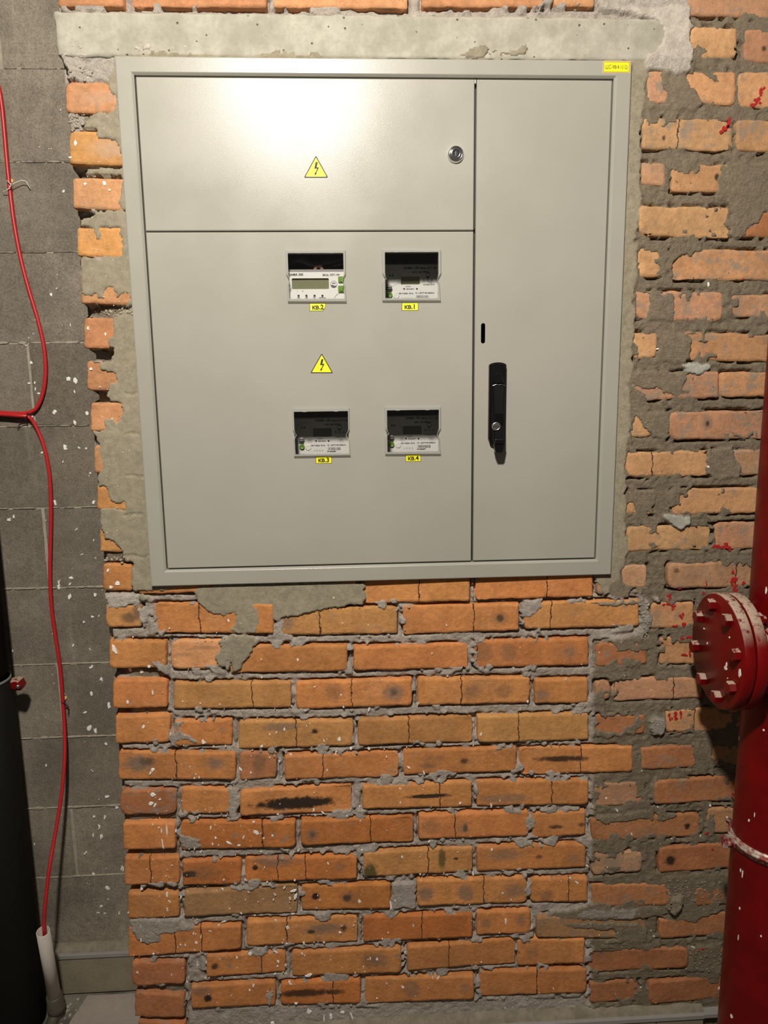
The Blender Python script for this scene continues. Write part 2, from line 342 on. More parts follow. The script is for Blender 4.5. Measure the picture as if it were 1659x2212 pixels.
# ------------------------------------------------------------------ brick table, read off the wall: x0,x1,top-left,top-right,bottom-left,bottom-right
BR = [  # (x0, x1, yTL, yTR, yBL, yBR, tint)
 # course above the lintel
 (126,266,-62,-62,14,14,'o'),(286,576,-62,-62,13,17,'o'),(590,880,-62,-62,17,18,'o'),(912,1175,-60,-60,14,15,'o'),(1197,1285,-60,-60,14,13,'o'),
 # toothed left edge beside the cabinet
 (141,260,177,177,243,245,'o'),(150,268,283,283,354,358,'y'),(157,274,384,386,450,456,'o'),(166,284,492,492,553,560,'y'),(175,292,590,590,656,660,'o'),
 (180,296,686,688,752,754,'o'),(188,302,779,780,843,845,'o'),(195,310,869,870,932,934,'o'),(204,318,962,962,1022,1022,'o'),(209,324,1050,1052,1100,1104,'y'),(215,330,1142,1142,1192,1194,'y'),(222,285,1219,1219,1275,1277,'o'),
 # just under the cabinet
 (300,455,1252,1250,1283,1280,'o'),(470,770,1250,1244,1276,1274,'o'),(782,1015,1246,1240,1304,1299,'o'),(1029,1281,1234,1228,1296,1289,'o'),(1290,1332,1228,1226,1284,1282,'p'),
 # course 1
 (228,306,1306,1308,1355,1354,'y'),(336,592,1304,1302,1366,1369,'o'),(607,859,1313,1311,1373,1369,'y'),(872,1122,1310,1303,1371,1362,'o'),(1132,1381,1302,1295,1360,1353,'y'),(1406,1500,1303,1299,1357,1356,'q'),
 # 2
 (236,358,1384,1385,1445,1443,'o'),(369,484,1382,1384,1447,1444,'l'),(498,751,1396,1393,1454,1450,'o'),(764,1011,1396,1391,1449,1443,'o'),(1025,1272,1385,1378,1443,1437,'o'),(1288,1398,1388,1391,1442,1435,'r'),(1427,1602,1377,1370,1436,1430,'q'),
 # 3
 (243,361,1469,1468,1531,1529,'o'),(375,629,1475,1473,1532,1529,'y'),(639,890,1474,1465,1532,1524,'o'),(903,1145,1466,1462,1524,1518,'o'),(1156,1271,1468,1466,1520,1518,'o'),(1287,1319,1472,1470,1512,1512,'p'),(1325,1516,1467,1461,1515,1508,'p'),
 # 4
 (249,367,1547,1545,1607,1603,'o'),(377,500,1557,1555,1612,1610,'o'),(515,763,1558,1555,1618,1611,'y'),(773,1020,1553,1548,1611,1603,'y'),(1031,1271,1546,1540,1605,1598,'y'),(1287,1394,1544,1545,1592,1586,'r'),(1436,1600,1534,1524,1585,1577,'q'),
 # 5
 (256,509,1625,1625,1684,1684,'o'),(518,597,1625,1626,1686,1682,'r'),(615,861,1630,1626,1684,1678,'o'),(872,1117,1622,1614,1675,1667,'o'),(1125,1367,1618,1610,1675,1667,'o'),(1384,1507,1614,1610,1663,1658,'r'),(1527,1640,1607,1600,1656,1650,'q'),
 # 6
 (260,379,1706,1707,1761,1759,'r'),(391,500,1703,1704,1759,1757,'o'),(518,759,1706,1697,1762,1754,'o'),(783,1020,1697,1689,1748,1743,'o'),(1030,1271,1688,1684,1741,1738,'o'),(1283,1392,1692,1689,1745,1737,'p'),(1411,1640,1685,1674,1737,1727,'r'),
 # 7
 (265,379,1777,1778,1837,1834,'o'),(391,638,1776,1774,1836,1830,'d'),(650,892,1770,1765,1825,1818,'d'),(905,1142,1760,1752,1813,1806,'o'),(1151,1265,1758,1750,1811,1803,'o'),(1278,1513,1768,1757,1820,1807,'r'),(1527,1640,1748,1742,1801,1797,'q'),
 # 8
 (269,386,1852,1854,1913,1910,'o'),(394,521,1860,1856,1914,1911,'d'),(530,772,1857,1846,1907,1898,'d'),(784,1021,1841,1830,1895,1883,'y'),(1031,1266,1830,1822,1884,1874,'o'),(1281,1387,1838,1838,1891,1882,'p'),(1424,1640,1830,1816,1885,1872,'r'),
 # 9
 (275,387,1930,1930,1987,1982,'o'),(398,641,1926,1915,1980,1973,'b'),(651,845,1917,1907,1968,1963,'d'),(901,1138,1901,1896,1957,1950,'o'),(1147,1270,1900,1895,1950,1948,'o'),(1281,1450,1912,1908,1961,1956,'r'),(1500,1640,1916,1908,1958,1948,'r'),
 # 10
 (278,521,2005,1998,2069,2049,'o'),(533,772,1990,1982,2044,2035,'o'),(785,1021,1981,1972,2035,2025,'d'),(1031,1147,1970,1967,2020,2016,'o'),(1158,1396,1978,1978,2024,2031,'b'),(1424,1640,1986,1965,2028,2015,'r'),
 # 11
 (285,398,2078,2077,2130,2126,'r'),(446,616,2063,2058,2111,2101,'o'),(630,867,2060,2045,2110,2101,'o'),(879,1113,2043,2032,2096,2082,'o'),(1119,1263,2032,2027,2088,2080,'o'),(1273,1487,2056,2044,2102,2090,'r'),(1500,1640,2052,2042,2092,2084,'r'),
 # 12
 (290,399,2147,2148,2199,2199,'r'),(413,594,2130,2121,2178,2171,'o'),(606,779,2124,2115,2172,2167,'d'),(789,1024,2117,2105,2168,2157,'o'),(1036,1267,2101,2091,2152,2144,'o'),(1275,1381,2124,2118,2169,2160,'r'),(1401,1640,2119,2105,2169,2150,'r'),
 (298,400,2209,2209,2262,2262,'r'),
 # right-hand masonry beside the cabinet
 (1481,1740,-30,-20,33,45,'p'),(1490,1593,58,60,124,130,'q'),(1607,1800,62,66,133,142,'p'),(1398,1447,152,153,223,224,'p'),(1462,1589,154,155,225,228,'q'),(1593,1800,154,160,232,238,'q'),
 (1388,1585,255,257,322,326,'q'),(1589,1800,258,264,327,336,'q'),(1386,1437,350,352,400,402,'p'),(1452,1606,354,356,414,418,'q'),(1380,1575,445,448,511,515,'q'),(1596,1800,455,458,512,518,'r'),
 (1379,1429,536,536,597,599,'q'),(1452,1700,537,542,603,608,'q'),(1374,1562,628,631,690,696,'p'),(1580,1700,633,638,684,688,'p'),(1368,1420,719,718,777,775,'q'),(1467,1700,716,724,777,784,'q'),
 (1364,1555,806,801,866,859,'p'),(1560,1700,804,802,857,858,'q'),(1364,1413,892,893,944,944,'q'),(1446,1700,889,886,951,946,'p'),(1353,1545,978,972,1031,1028,'q'),(1582,1700,972,970,1028,1024,'p'),
 (1352,1409,1060,1061,1112,1112,'q'),(1454,1700,1057,1052,1112,1108,'q'),(1354,1536,1138,1133,1192,1186,'q'),(1545,1700,1130,1126,1188,1184,'p'),(1344,1398,1222,1221,1270,1272,'p'),(1443,1700,1217,1210,1272,1266,'p'),
]
TINT = dict(a=(.51,.245,.112), o=(.56,.225,.072), y=(.53,.255,.085), l=(.62,.30,.13), d=(.52,.185,.050), b=(.40,.205,.090), r=(.42,.170,.070), p=(.47,.250,.135), q=(.50,.270,.125))
K, G, GR, DK, LT = (.018,.014,.010), (.17,.14,.11), (.03,.055,.015), (.16,.10,.06), (.50,.42,.36)
ST = [ # px, py, rx, rz, strength, softness, colour (pixels; sorted onto the brick they fall on)
 (640,1735,95,14,.97,.35,K),(925,1720,52,5,.95,.4,K),(1215,1640,60,7,.9,.5,K),(1080,1335,9,9,.95,.5,K),(1080,1337,20,16,.5,.8,DK),(465,1647,22,16,.75,.9,G),
 (1003,1645,12,7,.8,.7,K),(925,1655,26,7,.6,.7,DK),(680,1580,8,6,.95,.5,K),(1020,1495,22,18,.55,.6,DK),(1090,1493,20,16,.45,.4,DK),(850,1495,9,9,.9,.7,K),(850,1495,26,20,.6,.5,G),
 (720,1495,22,22,.45,.6,DK),(680,1490,18,18,.4,.6,DK),(1045,1410,20,22,.4,.4,DK),(1100,1410,20,20,.4,.4,DK),(1232,1410,15,18,.45,.6,G),(1232,1410,4,10,.9,.6,K),
 (300,1650,36,20,.8,.6,G),(320,1645,18,10,.5,.6,K),(560,1650,16,26,.55,.6,DK),(1005,1788,6,10,.85,.6,K),(1000,1788,14,16,.45,.7,G),(930,1785,22,18,.4,.5,DK),(1200,1786,18,5,.8,.6,K),(1255,1780,8,6,.7,.6,K),
 (675,1800,6,8,.75,.7,K),(675,1800,16,16,.5,.6,G),(410,1889,17,8,.97,.4,K),(440,1885,40,18,.4,.6,DK),(551,1876,7,7,.95,.4,K),(735,1871,12,12,.45,.6,G),(595,1862,50,14,.6,.6,G),
 (955,1855,9,26,.75,.5,GR),(800,1885,16,26,.85,.5,GR),(985,1855,6,4,.9,.6,K),(1090,1848,45,14,.55,.7,G),(1165,1851,9,5,.7,.7,K),(682,1938,9,8,.97,.4,K),(750,1940,10,9,.97,.5,K),(755,1940,22,18,.5,.7,DK),(685,1942,22,20,.4,.7,DK),
 (920,1930,20,18,.65,.5,G),(1005,1928,20,20,.65,.5,G),(1110,1925,28,20,.5,.6,G),(1180,1935,18,14,.5,.6,DK),(700,2008,50,15,.7,.7,G),(672,2014,10,5,.85,.5,K),(742,2008,8,8,.8,.5,K),
 (1050,1995,12,12,.45,.6,G),(1125,1988,12,14,.5,.6,G),(464,2087,9,9,.85,.6,K),(800,2075,22,18,.5,.5,DK),(820,2072,20,18,.4,.4,G),(450,2155,10,10,.97,.5,K),(435,2140,25,12,.5,.6,G),(655,2145,60,10,.88,.5,K),(720,2142,25,7,.75,.5,K),
 (890,2135,18,22,.45,.3,G),(1004,2132,14,14,.4,.6,G),(1485,1785,8,8,.95,.5,K),(1447,1857,13,12,.95,.5,K),(1528,915,14,14,.6,.6,G),(1528,915,5,6,.8,.6,K),(1549,382,6,8,.9,.6,K),(1434,298,5,6,.85,.7,K),
 (620,1345,18,16,.55,.6,G),(610,1570,45,10,.6,.5,G),(1090,1725,60,11,.5,.4,G),(930,1640,40,9,.3,.6,DK),(300,1385,10,6,.3,.6,G),(280,1335,20,12,.75,.6,(.10,.075,.05)),(300,1320,14,18,.65,.6,(.10,.08,.06)),
 (1460,1232,8,6,.6,.6,K),(1490,1245,30,8,.35,.6,G),(1400,1800,30,20,.3,.6,G),(1650,105,6,6,.8,.7,K),(230,210,60,14,.25,.8,LT),(240,320,50,20,.35,.8,LT),(880,1500,14,20,.5,.7,DK),
 (150,1330,1,1,0,1,K),(1170,1500,18,14,.5,.7,G),(1145,1510,6,10,.7,.6,K),(395,1415,30,6,.35,.7,DK),(440,1400,40,5,.4,.7,DK),(1240,1855,20,14,.35,.7,G),(1300,2055,30,25,.5,.8,DK),(1150,2060,16,16,.4,.7,DK)]
CR = [(431,1335),(690,1332),(1024,1335),(1190,1332),(1030,1415),(760,1500),(545,1505),(997,1495),(640,1590),(883,1590),(1120,1570),(698,1660),(1255,1650),(950,1720),(1192,1715),(568,1800),(800,1795),(983,1790),(660,1885),(925,1865),
      (1045,1930),(1228,1925),(378,2030),(436,2035),(620,2015),(912,2000),(970,2070),(565,2080),(905,1270),(1182,1270),(380,1655),(720,2140),(1465,290),(1408,1000),(1500,1555),(1455,1490),(1590,1240),(1160,2125),(325,1885),(600,1880)]
def quad(b):
    x0, x1, a, b_, c, d, _ = b
    return [W(x0, a), W(x1, b_), W(x1, d), W(x0, c)]
quads = [[(p.x, p.z) for p in quad(b)] for b in BR]; tints = [('a' if b[6] == 'o' and b[2] < 1000 else b[6]) for b in BR]
# plain courses outside the photograph's frame: above, and on to the right behind the pipe
ztop = quads[0][0][1]
PIT = .084
for r in range(1, 5):
    z1 = ztop+PIT*r+.0; off = .12*(r % 2)
    x = -.515-off
    while x < 1.5:
        a, b_ = max(x, -.515), min(x+.25, 1.5)
        if b_-a > .05: quads.append([(a, z1), (b_, z1), (b_, z1-.065), (a, z1-.065)]); tints.append(rnd.choice('oopq'))
        x += .26
for r in range(27):
    z1 = ZC+.62-PIT*r; x = .985 if r % 2 else .90
    while x < 1.45:
        quads.append([(x, z1), (x+.25, z1), (x+.25, z1-.063), (x, z1-.063)]); tints.append(rnd.choice('pqr')); x += .262
keep = []
for i, q in enumerate(quads):   # drop generic ones that would overlap traced ones
    if i >= len(BR):
        bad = False
        for j in range(len(BR)):
            p = quads[j]
            if min(q[0][0], 9) < max(p[1][0], p[2][0])+.008 and q[1][0] > min(p[0][0], p[3][0])-.008 and q[2][1] < max(p[0][1], p[1][1])+.008 and q[0][1] > min(p[2][1], p[3][1])-.008: bad = True; break
        if bad: continue
    keep.append(i)
quads = [quads[i] for i in keep]; tints = [tints[i] for i in keep]
NB = len(quads)

# ------------------------------------------------------------------ the mortar bed of the brick wall: one relief surface
X0, X1, Z0, Z1, ST_ = -.512, 1.50, -.01, ZC+1.08, .0029
nx = int((X1-X0)/ST_)+1; nz = int((Z1-Z0)/ST_)+1
gx = np.linspace(X0, X1, nx); gz = np.linspace(Z0, Z1, nz); GX, GZ = np.meshgrid(gx, gz, indexing='ij')
NA = fbm(GX, GZ, .030, 0, 4); NBs = fbm(GX, GZ, .009, 2, 3); NC = fbm(GX, GZ, .15, 4, 3); ND = vn(GX, GZ, .0045, 5)
WX = GX+.0075*fbm(GX, GZ, .022, 1, 4)+.0035*fbm(GX, GZ, .008, 6, 3); WZ = GZ+.0075*fbm(GX, GZ, .022, 3, 4)+.0035*fbm(GX, GZ, .008, 7, 3)
def poly_sdf(px, pz, pts):
    "signed distance to any polygon, negative inside"
    n = len(pts); d = np.full(px.shape, 1e9); ins = np.zeros(px.shape, bool)
    for i in range(n):
        ax, az = pts[i]; bx, bz = pts[(i+1) % n]; ex, ez = bx-ax, bz-az; L2 = ex*ex+ez*ez+1e-12
        t = np.clip(((px-ax)*ex+(pz-az)*ez)/L2, 0, 1); d = np.minimum(d, (px-ax-t*ex)**2+(pz-az-t*ez)**2)
        c = (az > pz) != (bz > pz); 
        with np.errstate(divide='ignore', invalid='ignore'): xi = ax+(pz-az)*ex/(ez if abs(ez) > 1e-12 else 1e-12)
        ins ^= c & (px < xi)
    d = np.sqrt(d); return np.where(ins, -d, d)
def window(pts, pad):
    xs = [p[0] for p in pts]; zs = [p[1] for p in pts]
    i0 = max(0, int((min(xs)-pad-X0)/ST_)); i1 = min(nx, int((max(xs)+pad-X0)/ST_)+2); j0 = max(0, int((min(zs)-pad-Z0)/ST_)); j1 = min(nz, int((max(zs)+pad-Z0)/ST_)+2)
    return (slice(i0, i1), slice(j0, j1)) if i1 > i0 and j1 > j0 else None
SD = np.full(GX.shape, 1.0)
for q in quads:
    s = window(q, .03)
    if s: SD[s] = np.minimum(SD[s], poly_sdf(GX[s], GZ[s], q))
SDn = SD+.0018*NBs
def sst(a, b, x): t = np.clip((x-a)/(b-a), 0, 1); return t*t*(3-2*t)
def px_poly(pts): return [(lambda p: (p.x, p.z))(W(a, b)) for a, b in pts]
# colours
cLIGHT = np.array([.455,.395,.335]); cDARK = np.array([.235,.19,.130]); cOLIVE = np.array([.290,.252,.178]); cPALE = np.array([.52,.465,.395]); cGRIT=np.array([.40,.37,.325]); cDEEP=np.array([.22,.185,.135])
# right-hand masonry mask (darker, fuller joints)
right = poly_sdf(WX, WZ, px_poly([(1283,2300),(1277,2000),(1281,1700),(1284,1385),(1400,1372),(1402,1290),(1340,1268),(1330,1200),(1392,150),(1480,130),(1484,-400),(2600,-400),(2600,2400)]))
mR = sst(.006, -.006, right)
hL = -.0062+.0030*NA+.0018*NBs+.0009*ND; hR = -.0022+.0016*NA+.0010*NBs+.0008*ND
h = hL*(1-mR)+hR*mR
# cracks between brick and mortar
crk = sst(.0052, .0015, np.abs(SDn-.0012))*sst(-.15, .35, fbm(GX, GZ, .045, 6, 3)+.38*(1-mR)+.08*mR)
h = h-.014*crk
col = cLIGHT[None, None]*(1-mR[..., None])+cDARK[None, None]*mR[..., None]
col = col*(1+.10*NC[..., None]+.07*NBs[..., None])
bmp = np.full(GX.shape, 1.0)
DEEP = []
# deep, raked bed joints of the left quoin
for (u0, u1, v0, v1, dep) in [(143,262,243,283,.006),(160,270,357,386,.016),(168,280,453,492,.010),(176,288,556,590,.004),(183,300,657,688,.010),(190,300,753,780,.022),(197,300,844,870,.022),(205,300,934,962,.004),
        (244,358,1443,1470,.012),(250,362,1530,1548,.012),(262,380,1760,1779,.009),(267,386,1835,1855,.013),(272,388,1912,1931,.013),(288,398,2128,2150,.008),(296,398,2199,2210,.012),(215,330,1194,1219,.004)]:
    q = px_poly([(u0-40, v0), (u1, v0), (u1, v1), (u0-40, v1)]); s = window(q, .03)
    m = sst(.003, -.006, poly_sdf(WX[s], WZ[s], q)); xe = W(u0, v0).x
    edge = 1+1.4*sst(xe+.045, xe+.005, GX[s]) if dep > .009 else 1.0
    DEEP.append((s, m)); h[s] = h[s]*(1-m)+m*(-.004-dep*edge+.004*NA[s]); col[s] = col[s]*(1-m[..., None])+m[..., None]*cDEEP*(1+.15*NBs[s][..., None])  # raked joints get a darker olive mortar colour
deep = np.zeros(GX.shape)
for s, m in DEEP: deep[s] = np.maximum(deep[s], m)
# the core of the wall steps in at its left end
endm = sst(.012, .0, GX-(X0+.003+.004*NA)); h = h-.02*endm
# mortar squeezed over the brick edges here and there
lap = (.009+.011*mR)*sst(.10, .60, fbm(GX, GZ, .05, 5, 4)+.10*mR+.3*vn(GX, GZ, .009, 2))*(1-endm)*(1-.85*np.maximum(deep, sst(.045, .0, np.abs(GX-X0-.03))*.6))
over = sst(-lap-.0005, -lap+.0012, SDn)*sst(.0012, .003, lap)*sst(.020, .008, SD)
# under the bricks the bed drops away
h = np.where(SD < -.004, np.minimum(h, -.012), h)
h = h*(1-over)+over*(-.0001+.0012*NA+.0008*NBs)
SMEAR = []   # (polygon px, height, colour, bump, soft)
def smear(pts, hh, c, b=.5, soft=.004, na=.0012): SMEAR.append((pts, hh, c, b, soft, na))
# fresh plaster round the cabinet
smear([(236,118),(240,150),(232,178),(236,205),(250,215),(247,240),(196,246),(185,260),(178,280),(206,284),(212,300),(243,303),(258,330),(262,356),(266,362),(184,362),(178,372),(190,380),(262,380),(262,395),(257,430),(262,450),(268,456),(212,452),(180,472),(170,492),(196,494),(202,518),(214,520),(220,495),(264,498),(262,530),(262,553),(180,556),(173,566),(176,592),(174,622),(178,640),(208,636),(212,648),(226,650),(234,622),(246,622),(252,648),(268,634),(276,636),(282,656),(290,662),(262,672),(246,686),(243,724),(230,732),(232,752),(250,756),(240,768),(236,778),(214,780),(218,800),(252,806),(254,822),(238,826),(232,845),(226,852),(240,868),(262,874),(262,898),(254,916),(246,908),(226,900),(222,930),(200,926),(206,938),(214,958),(216,990),(214,1020),(208,1040),(211,1052),(232,1056),(240,1086),(256,1092),(268,1086),(271,1102),(216,1102),(213,1114),(216,1140),(224,1150),(226,1166),(246,1172),(262,1192),(268,1210),(284,1216),(285,1245),(288,1276),(345,1278),(420,1262),(800,1252),(800,900),(800,118)], .0022, cOLIVE, .25, .003)
smear([(1300,128),(1392,128),(1400,150),(1397,200),(1390,250),(1385,300),(1387,340),(1385,420),(1384,450),(1377,480),(1374,515),(1378,560),(1373,620),(1368,650),(1374,690),(1371,715),(1364,740),(1366,790),(1362,830),(1363,900),(1362,935),(1356,960),(1354,1000),(1352,1060),(1353,1110),(1352,1150),(1358,1200),(1350,1225),(1340,1240),(1345,1262),(1318,1275),(1305,1290),(1280,1240),(1290,900)], .0014, cOLIVE*1.02, .3, .004)
smear([(440,1262),(421,1278),(424,1300),(436,1310),(448,1318),(470,1328),(486,1330),(500,1322),(508,1330),(504,1352),(490,1366),(530,1369),(552,1368),(562,1350),(566,1336),(590,1338),(620,1336),(650,1330),(690,1318),(740,1316),(760,1308),(786,1302),(789,1280),(786,1255),(700,1255)], .0036, cOLIVE, .35, .003)
smear([(502,1370),(530,1368),(560,1386),(545,1398),(540,1412),(524,1428),(520,1446),(500,1452),(492,1420),(480,1445),(470,1440),(462,1420),(478,1400),(472,1386)], .003, cOLIVE*.98, .45, .003)
smear([(300,1284),(312,1282),(324,1290),(322,1298),(306,1297)], .002, cOLIVE*.95, .3, .003)
# bright rough mortar: bottom left of the lintel, and to its right
smear([(133,116),(246,112),(246,150),(236,170),(206,178),(150,176),(146,150),(138,140)], .0005, cPALE, 1.2, .004, .004)
smear([(146,245),(182,247),(180,262),(176,284),(150,284)], -.001, cPALE, 1.5, .004, .006)
smear([(1290,-30),(1478,-30),(1484,8),(1490,46),(1498,60),(1486,72),(1484,110),(1490,150),(1480,164),(1466,170),(1452,158),(1440,154),(1400,150),(1398,136),(1420,128),(1440,122),(1452,100),(1456,60),(1430,36),(1380,26),(1296,24)], .004, cPALE, 1.0, .003, .0022)
smear([(1392,118),(1440,100),(1460,124),(1440,130),(1400,150),(1392,148)], .0045, cPALE*.98, .9, .004, .003)
# mortar smeared over the right-hand bricks
for p in ([(1436,152),(1454,164),(1482,158),(1490,180),(1512,206),(1522,222),(1500,235),(1396,234),(1398,226),(1434,224),(1440,200),(1428,190),(1440,172)],
          [(1424,160),(1446,152),(1452,180),(1440,200),(1430,190)],[(1556,356),(1612,350),(1700,350),(1700,452),(1650,462),(1622,490),(1600,512),(1574,510),(1578,446),(1548,418),(1552,400),(1545,384)],
          [(1398,628),(1430,636),(1456,634),(1462,660),(1456,692),(1400,694),(1402,660)],[(1420,714),(1470,716),(1496,726),(1494,772),(1470,782),(1412,780),(1420,760)],
          [(1362,802),(1440,800),(1486,804),(1478,830),(1466,850),(1432,854),(1420,838),(1400,842),(1364,832)],[(1378,890),(1412,888),(1450,888),(1446,950),(1406,946),(1396,930),(1382,912)],
          [(1528,970),(1585,966),(1592,990),(1602,1012),(1600,1034),(1540,1036),(1524,1022)],[(1352,1012),(1384,1016),(1396,1030),(1352,1036)],[(1366,1058),(1412,1056),(1412,1112),(1372,1106),(1362,1080)],
          [(1452,1056),(1470,1058),(1462,1070),(1452,1084)],[(1316,1262),(1346,1256),(1362,1272),(1352,1290),(1312,1282)],[(1436,1296),(1450,1290),(1500,1292),(1500,1300),(1460,1302),(1438,1312)],
          [(1393,1300),(1404,1300),(1406,1352),(1396,1360)],[(1378,1548),(1396,1556),(1384,1576),(1370,1590),(1290,1592),(1292,1578),(1340,1580),(1368,1560)],
          [(1436,1892),(1560,1886),(1640,1900),(1640,1944),(1556,1950),(1556,1970),(1500,1994),(1440,1990),(1448,1960),(1428,1946),(1436,1920)],[(1480,2046),(1560,2040),(1562,2100),(1484,2100),(1476,2080)],
          [(1290,1764),(1400,1752),(1392,1772),(1330,1780),(1292,1776)],[(1410,1680),(1432,1700),(1430,1730),(1408,1738),(1402,1700)],[(1280,1955),(1350,1966),(1440,1960),(1450,1975),(1390,1985),(1290,1990),(1160,1980),(1230,1966)],
          [(1180,2000),(1230,1990),(1380,1996),(1396,2010),(1392,2034),(1330,2036),(1330,2012),(1250,2006)],[(1532,1764),(1545,1762),(1548,1806),(1524,1806),(1526,1780)]):
    smear(p, .0012, cDARK, .8, .004, .0014)
# render slopped over the lintel's edges
for p, c, hh in (([(1392,130),(1402,112),(1418,108),(1432,88),(1430,60),(1412,44),(1380,36),(1340,30),(1340,18),(1490,18),(1490,130)], cPALE*.97, .0052), ([(318,124),(322,108),(340,112),(352,104),(372,108),(396,116),(440,114),(476,117),(480,124)], cOLIVE, .0046),
        ([(984,126),(996,112),(1020,108),(1040,102),(1062,104),(1082,110),(1120,106),(1134,98),(1138,110),(1130,126)], cOLIVE, .0046), ([(545,126),(560,116),(600,112),(640,114),(680,110),(700,120),(704,126)], cOLIVE*1.05, .0046),
        ([(134,96),(180,100),(240,104),(300,98),(360,92),(430,96),(470,104),(440,112),(360,110),(300,114),(246,116),(150,120),(134,118)], cPALE, .0044)):
    smear(p, hh, c, .5, .003, .0008)
# stray smears in the front panel
for p, c in (([(377,1557),(392,1560),(388,1574),(404,1586),(424,1594),(426,1604),(400,1600),(378,1600)], cLIGHT*.9),([(384,1798),(400,1806),(428,1812),(438,1834),(396,1836),(386,1820)], cLIGHT*.85),
             ([(274,1984),(386,1986),(388,1996),(428,2004),(410,2014),(352,2018),(346,2036),(318,2044),(300,2036),(284,2014)], cLIGHT*.85),([(316,1428),(336,1426),(360,1440),(362,1462),(344,1446)], cLIGHT*.9),
             ([(488,1706),(512,1700),(520,1742),(512,1758),(520,1770),(504,1776),(486,1752),(498,1738)], cLIGHT),([(877,2052),(905,2056),(916,2072),(900,2082),(880,2084)], cLIGHT*.85),([(848,2062),(868,2060),(866,2074),(850,2072)], cLIGHT*.8),
             ([(1132,1298),(1170,1290),(1168,1314),(1144,1334),(1130,1336)], cLIGHT*.95),([(222,1284),(300,1282),(306,1308),(280,1306),(254,1316),(232,1312)], cPALE*.92),([(300,1304),(316,1310),(318,1340),(302,1348),(298,1330)], cPALE*.85),
             ([(572,2148),(592,2140),(588,2172),(580,2176)], cLIGHT),([(395,1942),(420,1952),(434,1970),(424,1982),(400,1978)], cOLIVE*.9),([(783,1842),(800,1880),(796,1898),(784,1892)], cLIGHT*.8),
             ([(1262,1300),(1380,1296),(1382,1306),(1300,1312)], cDARK*1.3),([(1276,1964),(1376,1962),(1370,1980),(1240,1982)], cLIGHT*.8),([(846,1912),(900,1905),(900,1960),(840,1968),(848,1940)], cLIGHT*.9)):
    smear(p, .0012, c, .8, .003, .0014)
# pale cement dabs
smear([(1474,788),(1486,784),(1532,788),(1534,800),(1512,812),(1496,812),(1484,804)], .004, np.array([.40,.40,.345]), .25, .002)
smear([(1430,1114),(1470,1112),(1488,1120),(1490,1134),(1474,1144),(1450,1138),(1436,1126)], .004, np.array([.36,.35,.30]), .25, .002)
smear([(1402,1560),(1412,1546),(1438,1554),(1440,1566),(1424,1588),(1408,1586)], .008, cPALE*.75, 1.1, .004, .003)
smear([(1383,1275),(1392,1285),(1396,1310),(1406,1340),(1404,1362),(1392,1370),(1384,1380),(1376,1372),(1386,1352),(1382,1310)], .003, cPALE*.85, 1.4, .003, .004)
smear([(1440,1962),(1452,1938),(1470,1932),(1474,1946),(1466,1960),(1446,1970)], .014, cDARK*1.35, 1.2, .006, .004)
smear([(1412,1290),(1424,1288),(1428,1298),(1416,1302)], .008, cPALE*.8, 1.0, .003)
for pts, hh, c, b, soft, na in SMEAR:
    q = px_poly(pts); s = window(q, .03)
    if s is None: continue
    m = sst(soft*.5, -soft*.5, poly_sdf(WX[s], WZ[s], q))
    h[s] = h[s]*(1-m)+m*(hh+na*(NA[s]+.5*NBs[s]*min(b, 1)) ); bmp[s] = bmp[s]*(1-m)+m*b
    cc = np.array(c)[None, None]*(1+.09*NC[s]+.06*NA[s]+.05*NBs[s]*b)[..., None]; col[s] = col[s]*(1-m[..., None])+m[..., None]*cc
# bricks buried below a smear stay buried; joints pressed into the plaster beside the cabinet show as faint grooves
for v in (556,662,760,850,940,1030,1110,1200):
    q = px_poly([(270, v-1), (352, v-1), (352, v+2), (270, v+2)]); s = window(q, .01); h[s] -= .0028*sst(.002, -.001, poly_sdf(GX[s], WZ[s], q))*sst(-.1, .3, NA[s]+.1)
# cabinet recess: leave a hole in the bed
ci = [W(284,157), W(1330,165), W(1290,1212), W(357,1235)]
hx0, hx1, hz0, hz1 = ci[0].x-.012, ci[1].x+.012, ci[2].z-.012, ci[0].z+.012
lint = px_poly([(133,26),(1478,27),(1455,122),(134,122)]); lz0, lz1 = lint[3][1], lint[0][1]; lx0, lx1 = X0-.0015, W(1440,60).x
sL = (GX < lx1-.004) & (GZ > lz0+.006) & (GZ < lz1-.003); h = np.where(sL & (h < .0045), -.012, h)
idx = np.arange(nx*nz).reshape(nx, nz)
A = idx[:-1, :-1]; B = idx[1:, :-1]; Cc = idx[1:, 1:]; Dd = idx[:-1, 1:]
cxm = GX[:-1, :-1]+ST_/2; czm = GZ[:-1, :-1]+ST_/2
kp = ~((cxm > hx0) & (cxm < hx1) & (czm > hz0) & (czm < hz1))
hm = np.maximum.reduce([h[:-1, :-1], h[1:, :-1], h[1:, 1:], h[:-1, 1:]]); kp &= ~((SD[:-1, :-1] < -.012) & (hm < -.009))
kp &= ~((czm > lz0+.02) & (czm < lz1-.02) & (cxm < lx1-.03) & (hm < -.009))
fc = np.stack([A[kp], B[kp], Cc[kp], Dd[kp]], 1).astype(np.int32)
used, inv = np.unique(fc, return_inverse=True); fc = inv.reshape(fc.shape).astype(np.int32)
co = np.stack([GX, -h, GZ], -1).reshape(-1, 3)[used].astype(np.float32); cl = np.concatenate([col, bmp[..., None]], -1).reshape(-1, 4)[used].astype(np.float32)
me = bpy.data.meshes.new('mortar_bed'); me.vertices.add(len(co)); me.vertices.foreach_set('co', co.ravel())
me.loops.add(fc.size); me.loops.foreach_set('vertex_index', fc.ravel()); me.polygons.add(len(fc))
me.polygons.foreach_set('loop_start', np.arange(0, fc.size, 4, dtype=np.int32)); me.polygons.foreach_set('loop_total', np.full(len(fc), 4, dtype=np.int32))
